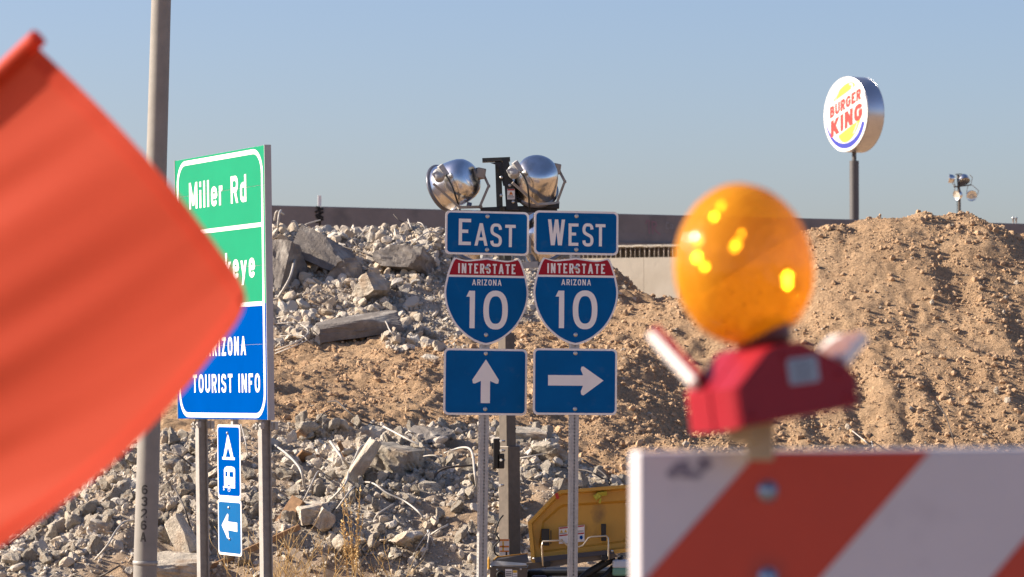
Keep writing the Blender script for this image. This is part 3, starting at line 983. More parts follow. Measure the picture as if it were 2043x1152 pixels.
for i in tops:
    for nm_, lx, ly in sorted(LM, key=lambda q: (q[1] - px[i]) ** 2 + (q[2] - py[i]) ** 2):
        key = (nm_, compass(px[i] - lx, py[i] - ly))
        if len(slots.get(key, [])) < 3:
            slots.setdefault(key, []).append(i); break
for (nm_, dr_), ids in slots.items():
    lx, ly = [(q[1], q[2]) for q in LM if q[0] == nm_][0]
    ids.sort(key=lambda i: (px[i] - lx) ** 2 + (py[i] - ly) ** 2)
    for k, i in enumerate(ids):
        sz = "large" if rad[i] > .125 else "mid-sized" if rad[i] > .08 else "small"
        o_ = ["", ", nearest it", ", farther from it"] if len(ids) == 2 else ["", ", nearest it", ", second from it", ", third from it"]
        tail = "" if len(ids) == 1 else o_[k + 1]
        place_chunk(X[i], Y[i], Z[i] + rad[i] * .3, rad[i] * 1.0, int(i), f"{sz} concrete chunk {dr_} the {nm_}{tail}", "concrete chunks in the rubble heaps")

# dirt clods over the earth
r, X, Y, Z, px, py = scatter(90000, (-4.5, 7.6), (31.5, 43.6), 77)
ok = ~in_rubble(X, Y, px, py) & (px > 500) & (px < 2130) & (py > 380)
m_d = inpoly(px, py, [(1060, 690), (1300, 640), (1420, 900), (1250, 960), (1050, 850)]) | ((px > 1600) & (vnoise(X * 1.5, Y * 1.5, 4) > .45)) | (vnoise(X * 1.3, Y * 1.3, 8) > .6)
ok &= r.random(len(X)) < np.where(m_d, .85, .30)
X, Y, Z = X[ok], Y[ok], Z[ok]
rad = np.clip(.0085 * (1 - r.random(len(X))) ** (-1 / 2.5), .008, .05)
g = r.uniform(.82, 1.15, len(X))[:, None]
tint = g * np.array((.44, .292, .175))
pale = r.random(len(X)) < .03
tint[pale] = np.array((.42, .35, .27))
o = lumps("dirt_clods", CLOD, np.c_[X, Y, Z + rad * .2], rad, tint, tint_mat("clod_dirt"), 6)
tag(o, "crumbled brown clods of earth lying over the mound and bench", "dirt", kind="stuff")


# ------------------------------------------------------------------ named big pieces in the heaps
def slab_mesh(seed, sub=4, rough=.05, m=STONE):
    """a rough broken block: a rounded cube with chipped corners"""
    rr = np.random.default_rng(seed)
    bm = bmesh.new(); bmesh.ops.create_cube(bm, size=2)
    bmesh.ops.subdivide_edges(bm, edges=bm.edges[:], cuts=9, use_grid_fill=True)
    v = np.array([x.co[:] for x in bm.verts]); f = [[q.index for q in x.verts] for x in bm.faces]
    bm.free()
    for _ in range(7):
        c = rr.choice([-1, 1], 3).astype(float); n = c + rr.normal(size=3) * .5; n /= np.linalg.norm(n)
        h = rr.uniform(1.05, 1.35); d = v @ n - h; mk_ = d > 0
        v[mk_] -= np.outer(d[mk_], n)
    nn = v / np.linalg.norm(v, axis=1)[:, None]
    k = vnoise(v[:, 0] * 2.5 + v[:, 2] * 1.7 + seed, v[:, 1] * 2.5 - v[:, 2]) - .5 + .5 * (vnoise(v[:, 0] * 7 + seed, v[:, 1] * 7 + v[:, 2] * 6) - .5)
    v += nn * k[:, None] * rough * 4
    me = bpy.data.meshes.new("slab"); me.from_pydata(v.tolist(), [], f); me.materials.append(m); return me  # noqa


def block(px, py, wpx, hpx, dep, rot, label, seed, name="concrete_block", m=STONE, kind="slab", cat="concrete block", lift=0.0, rough=.05):
    d = hit(px, py + hpx * .35)
    k = d / F
    me = slab_mesh(seed, m=m, rough=rough) if kind == "slab" else shape_mesh(name, *chunk_shape(4, 9, .16, seed), m)
    s = (wpx * k / 2, dep / 2, hpx * k / 2)
    if kind != "slab": s = (s[0] * 1.25, s[1] * 1.3, s[2] * 1.6)
    me.transform(Matrix.Diagonal((*s, 1)))
    o = bpy.data.objects.new(name, me); COL.objects.link(o)
    dd = d - dep * .1
    o.location = (xed(px, dd), dd, zed(py, dd) + lift)
    o.rotation_euler = [R(a) for a in rot]
    return tag(o, label, cat)


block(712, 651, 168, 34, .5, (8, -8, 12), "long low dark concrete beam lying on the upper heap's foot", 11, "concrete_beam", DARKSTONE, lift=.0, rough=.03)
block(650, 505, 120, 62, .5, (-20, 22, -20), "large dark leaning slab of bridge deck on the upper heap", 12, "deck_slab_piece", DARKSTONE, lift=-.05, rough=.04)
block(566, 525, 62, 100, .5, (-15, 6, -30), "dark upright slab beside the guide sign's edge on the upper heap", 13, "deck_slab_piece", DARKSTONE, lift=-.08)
block(810, 520, 100, 44, .6, (-15, 4, -20), "wide dark slab in place of the shaded undercut beneath bent rods near the left EAST plate", 14, "deck_slab_piece", DARKSTONE, lift=-.03)  # dark colour stands in for the shade of an undercut here
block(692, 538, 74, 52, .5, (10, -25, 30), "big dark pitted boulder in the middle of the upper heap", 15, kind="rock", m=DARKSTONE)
block(742, 576, 58, 42, .4, (0, -30, -40), "big pale block with a shaded right face on the upper heap", 16)
block(668, 498, 36, 20, .2, (0, 12, 20), "small pale block stuck to the dark leaning slab", 17)
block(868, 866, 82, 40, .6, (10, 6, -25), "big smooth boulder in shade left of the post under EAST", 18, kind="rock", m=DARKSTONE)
block(738, 866, 46, 48, .4, (0, 15, -30), "upright grey boulder at the crest above the dark wire", 19, kind="rock")
block(614, 858, 36, 34, .3, (0, 15, 20), "round pale boulder at the crest beside the guide sign post", 20, kind="rock")
block(719, 930, 26, 120, .2, (0, 33, 10), "long slanting concrete column piece behind the dry weed", 21, "concrete_column_piece", rough=.02)
block(790, 915, 84, 50, .5, (0, 12, -20), "wide pale rough block right of the slanting column piece", 22)
block(364, 1070, 40, 84, .12, (10, -32, -38), "tilted flat concrete slab between lamp post and guide sign", 23, "concrete_slab_piece", rough=.03)
block(352, 925, 62, 36, .4, (0, 10, -20), "pale block between lamp post and guide sign post", 24, kind="rock")
block(618, 1022, 62, 34, .4, (5, -8, 20), "grey shaded block right of the short brown timber", 25)
block(645, 1038, 34, 40, .3, (0, 35, 10), "grey block leaning beside the dry weed's foot", 26)
block(118, 1052, 34, 26, .16, (0, -30, 15), "pale flat-faced block near the left edge of the frame", 27)
block(205, 1046, 44, 22, .3, (10, 10, 0), "rough flat block left of the lamp post", 28)
block(1010, 990, 40, 60, .4, (0, 10, 10), "pale rock right behind the light tower mast", 29, kind="rock")
block(1095, 905, 64, 40, .5, (0, 14, 30), "grey boulder under the bent rods right of the mast", 30, kind="rock")
block(1055, 868, 70, 20, .4, (8, 3, 0), "flat pale slab lying at the crest beside the mast", 31, "concrete_slab_piece", rough=.03)
block(862, 716, 34, 26, .2, (0, 10, 30), "lone grey stone on the dirt left of the up-arrow plate", 32, kind="rock")
block(350, 1130, 110, 36, .6, (8, -4, 5), "broad rough slab at the foot of the lamp post", 33, "concrete_slab_piece")
block(700, 1090, 60, 44, .4, (0, 20, 20), "grey shaded chunk behind the dry weed stems", 34, kind="rock")
block(800, 1075, 66, 40, .4, (0, -10, -20), "grey shaded chunk right of the dry weed", 35, kind="rock")
for k, (a, b_, s_) in enumerate(((1246, 573, 14), (1232, 583, 18), (1238, 600, 12), (1266, 598, 9), (1860, 604, 16), (1793, 770, 12), (1990, 782, 18), (1820, 818, 20), (800, 753, 12))):
    block(a, b_, s_, s_ * .7, .08, (0, k * 20, k * 37), ["small grey stone on the dirt slope nearest the abutment", "grey stone touching the right shield's edge on the slope", "grey stone just below the right shield's shoulder", "tiny grey stone below the abutment wall", "pale stone in the middle of the earth mound", "dark stone low on the earth mound above the red stripe", "pale flat stone low at the mound's right side", "dark stone above the white board on the mound", "dark stone on the bare dirt left of the signs"][k], 60 + k, "stone", kind="rock", cat="stone", m=STONE if k not in (5, 7) else DARKSTONE)

# timbers
def timber(px, py, L, wd, th_, rot, label, d=None):
    d = d or hit(px, py)
    b = MB(); b.box((0, 0, 0), (wd, th_, L), bev=.006)
    o = b.build("timber", WOOD); o.location = (xed(px, d - .1), d - .1, zed(py, d - .1)); o.rotation_euler = [R(a) for a in rot]
    return tag(o, label, "timber")
timber(579, 1030, .34, .13, .12, (-25, 24, -30), "short brown sawn timber stub standing in the lower heap")
timber(500, 1096, .95, .05, .04, (0, 66, 10), "thin weathered stick lying behind the small arrow sign")
timber(600, 868, .12, .10, .03, (60, 40, 10), "small tan board scrap lying in shaded rubble by the guide sign")
timber(614, 913, .13, .20, .03, (50, 20, 30), "flat tan scrap of board in dark rubble right of the post")
timber(686, 903, .22, .04, .04, (0, -25, 0), "splintered orange stick beside the pale pipe")

# ------------------------------------------------------------------ rods and wires sticking from the heaps
def rod(pts, r_, label, group=None, m=STEELROD, off=.10, name="rebar", cat="rebar", dd=None, smooth=5):
    P3 = []
    ds = [dd or hit(a, b_) for a, b_ in pts]
    ds = [min(ds[max(0, i - 1):i + 2]) for i in range(len(ds))]
    for i, (a, b_) in enumerate(pts):
        e = ds[i] - off * (1 if 0 < i < len(pts) - 1 else .3)
        P3.append(P(a, b_, e))
    q = [Vector(p) for p in catmull(P3, smooth)] if len(P3) > 2 else P3
    b = MB(); b.tube([p - q[0] for p in q], r_ * .68, 6)
    o = b.build(name, m); o.location = q[0]
    return tag(o, label, cat, group)


PALEROD = mat("dusty_rod", (.44, .40, .35), .6, .2, var=.15, vscale=10)
DARKROD = mat("dark_wire", (.085, .07, .06), .6, .3)
rod([(548, 604), (577, 557), (588, 515), (594, 490)], .022, "thick pale cable hanging by the guide sign's right edge", m=PALEROD, name="cable", cat="cable")
ru = "bent rods at the left of the upper heap"
for q, lb_ in (([(549, 497), (573, 519), (593, 530)], "longest of the thin rods slanting down over the dark upright slab"), ([(569, 498), (588, 520), (594, 527)], "short rod slanting down between upright slab and hanging cable"), ([(549, 535), (575, 543)], "nearly level thin rod low on the dark upright slab"), ([(549, 552), (577, 522)], "thin rod slanting up to the right on the dark upright slab"), ([(594, 505), (605, 525), (613, 540)], "thin rod hanging just right of the cable's top end")):
    rod(q, .010, lb_, ru, m=PALEROD)
rod([(582, 462), (610, 448), (639, 439)], .013, "curved rod rising to the crack in the barrier", m=PALEROD)
rod([(553, 470), (556, 430), (560, 420)], .02, "short stubby rod bundle against the barrier by the guide sign", m=PALEROD)
rod([(547, 440), (552, 422), (566, 428)], .02, "hooked rod beside the guide sign's top right", m=PALEROD)
rod([(800, 515), (827, 515), (848, 505), (861, 493)], .014, "pale rod curving up left of the EAST plate", m=PALEROD)
rod([(804, 499), (826, 492), (848, 487)], .014, "straight pale rod above the wide dark slab", m=PALEROD)
rod([(819, 490), (852, 464), (886, 467)], .012, "rod bending under the EAST plate's left side", m=PALEROD)
rod([(834, 480), (860, 464), (886, 475)], .010, "lower of two rods bending under the EAST plate", m=PALEROD)
rod([(833, 444), (842, 447), (850, 460), (855, 465)], .010, "hooked rod on the upper heap's crest left of EAST", m=PALEROD)
rod([(814, 438), (819, 452), (822, 459)], .014, "short upright rod on the upper heap's crest", m=PALEROD)
rod([(785, 428), (797, 440), (815, 447)], .009, "thin dark wire arching over the crest before the barrier", m=DARKROD)
rod([(766, 507), (782, 506), (797, 512)], .013, "wavy pale rod stub in front of the wide dark slab", m=PALEROD)
rod([(757, 497), (771, 517), (783, 548)], .012, "pale rod hanging down over the wide dark slab", m=PALEROD)
rod([(774, 519), (786, 521), (794, 526)], .012, "short pale rod stub below the wavy one", m=PALEROD)
rod([(664, 516), (690, 509), (713, 505)], .011, "pale rod pointing left above the dark boulder", m=PALEROD)
rod([(700, 473), (712, 489), (718, 497)], .010, "dark rod slanting down at the leaning slab's edge", m=DARKROD)
rod([(656, 480), (690, 494), (715, 500), (740, 510), (770, 525)], .011, "long dark wire draped along the leaning slab", m=DARKROD)
rod([(712, 476), (733, 455)], .009, "thin straight rod on the crest right of the slab", m=PALEROD)
rod([(752, 602), (741, 613), (745, 621), (761, 627), (771, 645), (779, 661), (800, 685)], .011, "pale looping wire falling across the end of the long beam", m=PALEROD, name="wire", cat="wire")
rod([(548, 646), (580, 645), (600, 648), (614, 659), (609, 671), (585, 686), (549, 700)], .011, "looped pale rod lying at the upper heap's left foot", m=PALEROD)
rod([(549, 706), (585, 692), (614, 679)], .010, "straight pale rod beneath the looped rod", m=PALEROD)
rod([(558, 671), (601, 670), (612, 678), (623, 688)], .010, "bent pale rod beside the looped rod", m=PALEROD)
rod([(548, 636), (570, 630), (590, 626)], .009, "thin rod above the looped rod", m=PALEROD)
rod([(653, 803), (671, 801), (685, 812), (702, 827), (730, 843), (765, 852)], .012, "dark wire arching over bare dirt to the lower heap", m=DARKROD, name="wire", cat="wire")
rod([(765, 851), (805, 872), (838, 889), (860, 900)], .016, "pale dusty rod slanting down from the dark wire's end", m=PALEROD)
rod([(630, 845), (645, 826), (658, 819)], .010, "short dark rod rising from the crest onto the dirt", m=DARKROD)
rod([(659, 881), (678, 907), (697, 933)], .020, "straight pale pipe sloping into the lower heap", m=PALEROD, name="pipe", cat="pipe")
rod([(735, 886), (719, 893), (708, 916), (697, 940), (688, 967), (654, 1003)], .015, "long pale rod hooked at its top by the column piece", m=PALEROD)
rod([(662, 1030), (686, 997), (703, 975), (724, 963), (746, 965), (773, 984), (808, 1000), (838, 1024), (852, 1046)], .013, "long arching rod over the middle of the lower heap", m=PALEROD)
rod([(549, 889), (575, 908), (600, 938), (608, 977)], .016, "curved pale rod right of the guide sign post", m=PALEROD)
rod([(951, 928), (890, 934), (865, 954), (857, 1000), (854, 1057)], .016, "curved dark rod reaching left from the post under EAST", m=DARKROD, dd=31.0)
rod([(886, 905), (922, 893), (941, 901), (947, 942), (952, 978)], .016, "pale rod bent downward beside the post under EAST", m=PALEROD)
rod([(820, 926), (845, 911), (873, 911), (883, 934)], .011, "small arched rod left of the curved dark rod", m=PALEROD)
rod([(1033, 915), (1066, 909), (1098, 904), (1131, 903)], .009, "thin wire running right from the light tower mast", m=PALEROD, name="wire", cat="wire")
rod([(1156, 913), (1189, 934), (1209, 950), (1225, 974)], .012, "upper dark rod right of the post under WEST", m=DARKROD)
rod([(1066, 922), (1131, 934), (1180, 942), (1223, 971)], .012, "lower dark rod crossing behind the post under WEST", m=DARKROD)
rod([(854, 1057), (870, 1100), (876, 1152), (880, 1180)], .018, "thick tangled rod hanging to the ground left of the post", m=PALEROD, dd=29.8)
rod([(856, 1060), (834, 1090), (822, 1120), (826, 1150)], .009, "thin wire drooping left from the tangled rod", m=PALEROD, name="wire", cat="wire", dd=29.7)
rod([(858, 1062), (848, 1100), (818, 1152)], .010, "wire fanning down left of the tangled rod", m=PALEROD, name="wire", cat="wire", dd=29.65)
rod([(858, 1068), (876, 1056), (893, 1048)], .012, "short pale rod pointing right from the tangle", m=PALEROD, dd=29.7)
rod([(855, 1062), (853, 1110), (854, 1165)], .009, "straight wire hanging beside the tangled rod", m=PALEROD, name="wire", cat="wire", dd=29.75)
rod([(746, 1040), (755, 1025), (785, 1006)], .012, "short curved rod under the long arching rod", m=PALEROD)
rod([(603, 1005), (620, 970), (633, 943), (640, 941)], .010, "thin bent rod rising near the brown timber", m=PALEROD)
rod([(190, 1117), (215, 1088), (233, 1058), (248, 1042), (268, 1038)], .013, "pale rod curling up behind the lamp post", m=PALEROD)
rod([(15, 1088), (61, 1050), (96, 1014)], .012, "long dark stick along the edge under the flag", m=DARKROD, name="stick", cat="stick")
rod([(317, 898), (352, 906), (391, 936)], .012, "dark rod running from lamp post to guide sign post", m=DARKROD)
rod([(349, 974), (368, 1012), (389, 1077)], .012, "straight dark rod leaning over the tilted slab", m=DARKROD)
rod([(330, 968), (355, 944)], .008, "thin short rod between lamp post and guide sign post", m=PALEROD)
rod([(200, 1150), (220, 1140), (240, 1128)], .012, "dark rod near the bottom left of the lamp post", m=DARKROD)
rod([(481, 847), (489, 876), (499, 916), (521, 900)], .008, "thin pale wire behind the camping sign's right edge", m=PALEROD, name="wire", cat="wire")
rod([(1865, 799), (1886, 830), (1899, 869), (1909, 902)], .008, "thin dark twig on the mound above the white board", m=DARKROD, name="twig", cat="twig", off=.15)
rod([(1700, 860), (1725, 880), (1748, 902)], .010, "pale bent twig on the mound above the red stripe", m=PALEROD, name="twig", cat="twig", off=.15)
rod([(1738, 880), (1745, 905)], .010, "short pale twig tip beside the bent twig", m=PALEROD, name="twig", cat="twig", off=.15)
lf = MB(); lf.add([(0, 0, 0), (.07, .02, -.10), (.16, .0, -.16), (.10, -.03, -.07)], [(0, 1, 2, 3)]); lf.add([(0, -.01, 0), (.16, -.01, -.16), (.12, .02, -.05)], [(0, 1, 2)])
o = lf.build("leaf", LEAF); o.location = P(834, 1032, 30.4); tag(o, "pale green dried leaf caught beside the curved dark rod", "leaf")

# ------------------------------------------------------------------ dry weeds at the foot of the lower heap
def weed(px, d, h, n, spread, label, seed, grp=None, seedy=False, kink=.3):
    rr = random.Random(seed)
    t = thing("dry_weed", label, "plant", (xed(px, d), d, float(th(xed(px, d), d)) - .03), 0, grp)
    for i in range(n):
        a = rr.uniform(-1, 1); hh = h * rr.uniform(.55, 1.0)
        x = rr.uniform(-.05, .05); y = rr.uniform(-.06, .06)
        pts = []
        k = 7
        wx = 0
        for j in range(k + 1):
            q = j / k
            wx += rr.uniform(-1, 1) * kink * .03
            pts.append(Vector((x + a * spread * q ** 1.3 + wx, y + rr.uniform(-.02, .02) * q, hh * q)))
        b = MB(); b.tube([Vector(p) for p in catmull(pts, 3)], [.0052 * (1 - .6 * u) for u in np.linspace(0, 1, k * 3 + 1)], 4)
        if rr.random() < .7:
            for _ in range(3):
                j = rr.randrange(3, k); p0 = pts[j]
                e = p0 + Vector((rr.uniform(-.10, .10), rr.uniform(-.04, .04), rr.uniform(.05, .16)))
                b.tube([p0, (p0 + e) / 2 + Vector((rr.uniform(-.02, .02), 0, 0)), e], [.0028, .0024, .0015], 4)
        if seedy:
            for j in range(26):
                q = rr.uniform(.35, 1); i0 = min(int(q * k), k - 1); p0 = pts[i0].lerp(pts[i0 + 1], q * k - i0)
                b.box(p0 + Vector((rr.uniform(-.01, .01), rr.uniform(-.01, .01), 0)), (.010, .010, .016), Euler((rr.random() * 3, rr.random() * 3, 0)).to_matrix())
        b.build("stem", STRAW, t)
    return t
weed(706, 29.1, 1.05, 9, .16, "tall golden dry weed with seeded upright stems", 1, seedy=True, kink=.15)
weed(560, 29.1, .72, 13, .34, "wiry tangle of dry stems at the guide sign post's foot", 2, kink=1.0)
weed(660, 29.1, .62, 8, .22, "thin dry weed left of the tall golden one", 3, kink=.6)
weed(742, 29.1, .62, 7, .22, "low dry weed right of the tall golden one", 4, kink=.5)
weed(605, 29.0, .60, 9, .30, "wiry dry weed between guide sign post and thin weed", 6, kink=.9)
weed(790, 29.2, .50, 6, .24, "small dry weed below the arching rod's right end", 7, kink=.6)
weed(530, 28.9, .66, 9, .30, "pale wiry dry weed under the arrow sign's right side", 8, kink=1.0)
weed(475, 29.1, .62, 6, .26, "sparse dry weed beneath the small arrow sign", 5, kink=1.0)

# ------------------------------------------------------------------ lamp post with the number
dP = 24.0
kP = dP / F
LPo = thing("lamp_post", "tall round grey steel lamp post numbered 6326A leaning slightly right", "lamp post", (xed(281.5, dP), dP, -1.0))
lean = math.atan2(xed(315.5, dP) - xed(286, dP), zed(0, dP) - zed(1152, dP))
LPo.rotation_euler = (0, lean, 0)
zb = 10.0
sh = MB(); rB, rT = 24.6 * kP, 19.6 * kP
zt = zed(0, dP) + 1.0
prof = [(rB + (rT - rB) * z / zt, z) for z in np.linspace(0, zb, 30)]
sh.lathe(prof, n=40); sh.build("shaft", POLE, LPo)
bs = MB(); bs.box((0, 0, .02), (.34, .34, .04), bev=.005); bs.lathe([(.13, .04), (.13, .18), (rB + .001, .2)], n=32); bs.build("base_plate", POLE, LPo)
bd = MB(); zz = zed(1122, dP) + 1.0; bd.lathe([(rB - .001, zz - .014), (rB + .0018, zz - .012), (rB + .0018, zz + .012), (rB - .001, zz + .014)], n=40); bd.build("seam_band", GALVD, LPo)
arm = MB(); arm.tube([(0, 0, zb - .3), (.3, 0, zb), (1.8, 0, zb + .25)], [.05, .045, .04], 12); arm.build("lamp_arm", POLE, LPo)
hd = MB(); hd.box((2.05, 0, zb + .26), (.6, .26, .12), bev=.04); hd.build("lamp_head", POLE, LPo)
nm = MB()
for i, c in enumerate("6326A"):
    zc_ = zed(976 + i * 23.5, dP) + 1.0; Hh = .066; ww = .044
    rr_ = rB + (rT - rB) * zc_ / zt + .0012
    def wrap(p, rr_=rr_): return p
    g = MB(); glyph(g, c, -ww / 2, zc_ - Hh / 2, Hh, .012, 0, w=ww)
    a0 = R(-7.5)
    # wrap the flat figure round the shaft
    for v_i, v in enumerate(g.v):
        a = a0 + v[0] / rr_; q = rr_ - v[1] * 2
        g.v[v_i] = (math.sin(a) * q, -math.cos(a) * q, v[2])
    nm.add(g.v, g.f)
nm.build("post_number", NUMBER, LPo)

# ------------------------------------------------------------------ big green and blue guide sign
dG = 25.0
W_, zt_, zb_ = 1.86, zed(289, dG), zed(838, dG)
GS = thing("guide_sign", "large green and blue guide sign on two posts behind the orange flag", "sign", (xed(531, dG) + .034, dG, 0))
GS.matrix_world = Matrix.Translation((xed(531, dG) + .034, dG, 0)) @ Matrix.Rotation(R(-.85), 4, 'Y') @ Matrix.Rotation(R(-63.8), 4, 'Z')
H_ = zt_ - zb_
uu = lambda u: -W_ + u * W_
vv = lambda v: zt_ - v * H_
seams = [0, .144, .436, .724, 1.0]
vgb = (605 - 289) / 549      # green / blue boundary
vgg = (447 - 289) / 549
for i in range(4):
    a, b_ = seams[i], seams[i + 1]
    p = MB(); p.box(((uu(0) + uu(1)) / 2, .023, (vv(a) + vv(b_)) / 2), (W_, .046, (b_ - a) * H_ - .0016), bev=.0006)
    pan = p.build("sign_panel", ALU, GS)
    for (c0, c1, m, nm_) in ((a, min(b_, vgb), GREEN, "green_face"), (max(a, vgb), b_, BLUE2, "blue_face")):
        if c1 - c0 > .002:
            f_ = MB(); e0 = .0014 if c0 == a else 0; e1 = .0014 if c1 == b_ else 0
            f_.sheet([(uu(0) + .003, vv(c1) + e1), (uu(1) - .003, vv(c1) + e1), (uu(1) - .003, vv(c0) - e0), (uu(0) + .003, vv(c0) - e0)], -.001)
            f_.build(nm_, m, pan)
fr = MB()
def border(mb, x0, z0, x1, z1, r_, s_, y):
    stroke(mb, rrect(x0, z0, x1, z1, r_, 8), s_, y, closed=True)
bw = .036
border(fr, uu(0) + .055, vv(1) + .03, uu(1) - .05, vv(0) - .035, .17, bw, -.0022)
fr.build("white_border", WHITE, GS)
ln = MB(); ln.sheet([(uu(0) + .03, vv(vgg) - .016), (uu(1) - .03, vv(vgg) - .016), (uu(1) - .03, vv(vgg) + .016), (uu(0) + .03, vv(vgg) + .016)], -.0026)
ln.sheet([(uu(0) + .03, vv(vgb) - .016), (uu(1) - .03, vv(vgb) - .016), (uu(1) - .03, vv(vgb) + .016), (uu(0) + .03, vv(vgb) + .016)], -.0026)
ln.build("white_line", WHITE, GS)
lt = MB(); text(lt, "Miller Rd", uu(.165), vv(.197), .205, .038, -.003, gap=.17, space=.42, width=.64 * W_); lt.build("lettering", WHITE, GS)
lt = MB(); text(lt, "Buckeye", uu(.30), vv(.478), .20, .038, -.003, gap=.17, width=.585 * W_); lt.build("lettering", WHITE, GS)
lt = MB(); text(lt, "ARIZONA", uu(.335), vv(.762), .140, .026, -.003, gap=.24, width=.445 * W_); lt.build("lettering", WHITE, GS)
lt = MB(); text(lt, "TOURIST INFO", uu(.18), vv(.900), .140, .026, -.003, gap=.22, space=.5, width=.745 * W_); lt.build("lettering", WHITE, GS)
ed = MB(); ed.box((uu(1) + .004, .023, (zt_ + zb_) / 2), (.006, .054, H_ + .004)); ed.build("edge_strip", EDGE, GS)
ed = MB(); ed.box((uu(0) - .004, .028, (zt_ + zb_) / 2), (.006, .066, H_ + .004)); ed.build("edge_strip", EDGE, GS)
for u in (.135, .835):
    pb = MB(); x_ = uu(u)
    zp = (zt_ - .15 - 1.1) / 2; hp_ = zt_ - .15 + 1.1
    pb.box((x_, .062, zp), (.075, .007, hp_)); pb.box((x_, .096, zp), (.007, .061, hp_)); pb.box((x_, .130, zp), (.075, .007, hp_))
    pb.build("post", GALVD, GS)
    for sx in (-1, 1):
        cl = MB()
        cl.box((x_ + sx * .042, .058, zb_ - .045), (.028, .03, .05), bev=.004); cl.tube([(x_ + sx * .045, .03, zb_ - .045), (x_ + sx * .045, .075, zb_ - .045)], .008, 6)
        cl.box((x_ + sx * .042, .17, zb_ - .05), (.028, .03, .06), bev=.004)
        cl.build("clamp", GALV, GS)
# the two small signs hung under it
u0, u1 = uu((435 - 352) / 181.) - .02, uu((481 - 352) / 181.) - .02
zA, zB, zC = vv((849 - 289) / 549.), zed(996, 25.6), zed(1108, 25.6)
hb = MB(); hb.box(((u0 + u1) / 2, .05, .9), (.045, .045, .9)); hb.build("hanger_bar", GALV, GS)
cs = MB(); cs.prism(rrect(u0, zB, u1, zA, .03), -.0, .003); camp = cs.build("camping_plate", WHITE, GS)
q = MB(); q.sheet(rrect(u0 + .018, zB + .028, u1 - .018, zA - .018, .025), -.0012); q.build("blue_field", BLUE2, camp)
wS, hS = u1 - u0, zA - zB
# symbol coordinates measured in the picture crop: x 52..258, z 10..645
sx_ = lambda x: u0 + (x - 54) / 200 * wS
sz_ = lambda z, x=150: zA - (z - 12 - (x - 54) * .03) / 622 * hS
sy = MB()
pp = lambda L: [(sx_(a), sz_(c, a)) for a, c in L]
sy.sheet(pp([(147, 92), (108, 285), (128, 285), (150, 195)])[::1], -.0022)
sy.sheet(pp([(152, 92), (150, 195), (172, 285), (195, 285)])[::1], -.00225)
sy.sheet(pp([(99, 283), (99, 305), (207, 309), (207, 288)]), -.0024)
sy.sheet(pp([(112, 390), (112, 540), (206, 545), (208, 388), (200, 370), (175, 362), (140, 362), (120, 372)]), -.0022)
sy.sheet(pp([(103, 528), (103, 542), (114, 543), (114, 528)]), -.0023)
sy.sheet([(sx_(154 + 14 * math.cos(a)), sz_(540 + 33 * math.sin(a))) for a in np.linspace(0, 2 * math.pi, 20, endpoint=False)], -.0028)
sy.sheet([(sx_(109 + 5 * math.cos(a)), sz_(556 + 9 * math.sin(a))) for a in np.linspace(0, 2 * math.pi, 10, endpoint=False)], -.0028)
sy.build("camping_symbol", WHITE, camp)
wn = MB(); wn.sheet(pp([(124, 405), (124, 446), (142, 448), (142, 406)]), -.003); wn.sheet(pp([(160, 407), (160, 449), (193, 452), (193, 408)]), -.003)
stroke(wn, [(sx_(154 + 9.5 * math.cos(a)), sz_(540 + 22 * math.sin(a))) for a in np.linspace(0, 2 * math.pi, 20, endpoint=False)], .012, -.0032, closed=True)
wn.build("symbol_window", BLUE2, camp)
ar = MB(); ar.prism(rrect(u0 - .004, zC, u1 + .004, zB - .004, .03), 0, .003); arw = ar.build("arrow_plate", WHITE, GS)
q = MB(); q.sheet(rrect(u0 + .014, zC + .018, u1 - .014, zB - .022, .022), -.0012); q.build("blue_field", BLUE3, arw)
zr = lambda z, x=150: zB - (z - 640 - (x - 54) * .05) / 480 * (zB - zC)
q = MB(); q.sheet([(sx_(a), zr(c, a)) for a, c in [(86, 868), (132, 975), (142, 982), (147, 972), (141, 908), (221, 921), (221, 843), (141, 835), (145, 775), (138, 766), (130, 780)]], -.0024)
q.build("arrow", WHITE, arw)
for par, zz, xx in ((camp, sz_(84), 148), (arw, zr(715), 152), (arw, zr(984), 156)):
    q = MB(); q.lathe([(.011, 0), (.009, .008), (0, .009)], Matrix.Translation((sx_(xx), -.003, zz)) @ Matrix.Rotation(R(90), 4, 'X'), 10); q.build("bolt", BOLT, par)


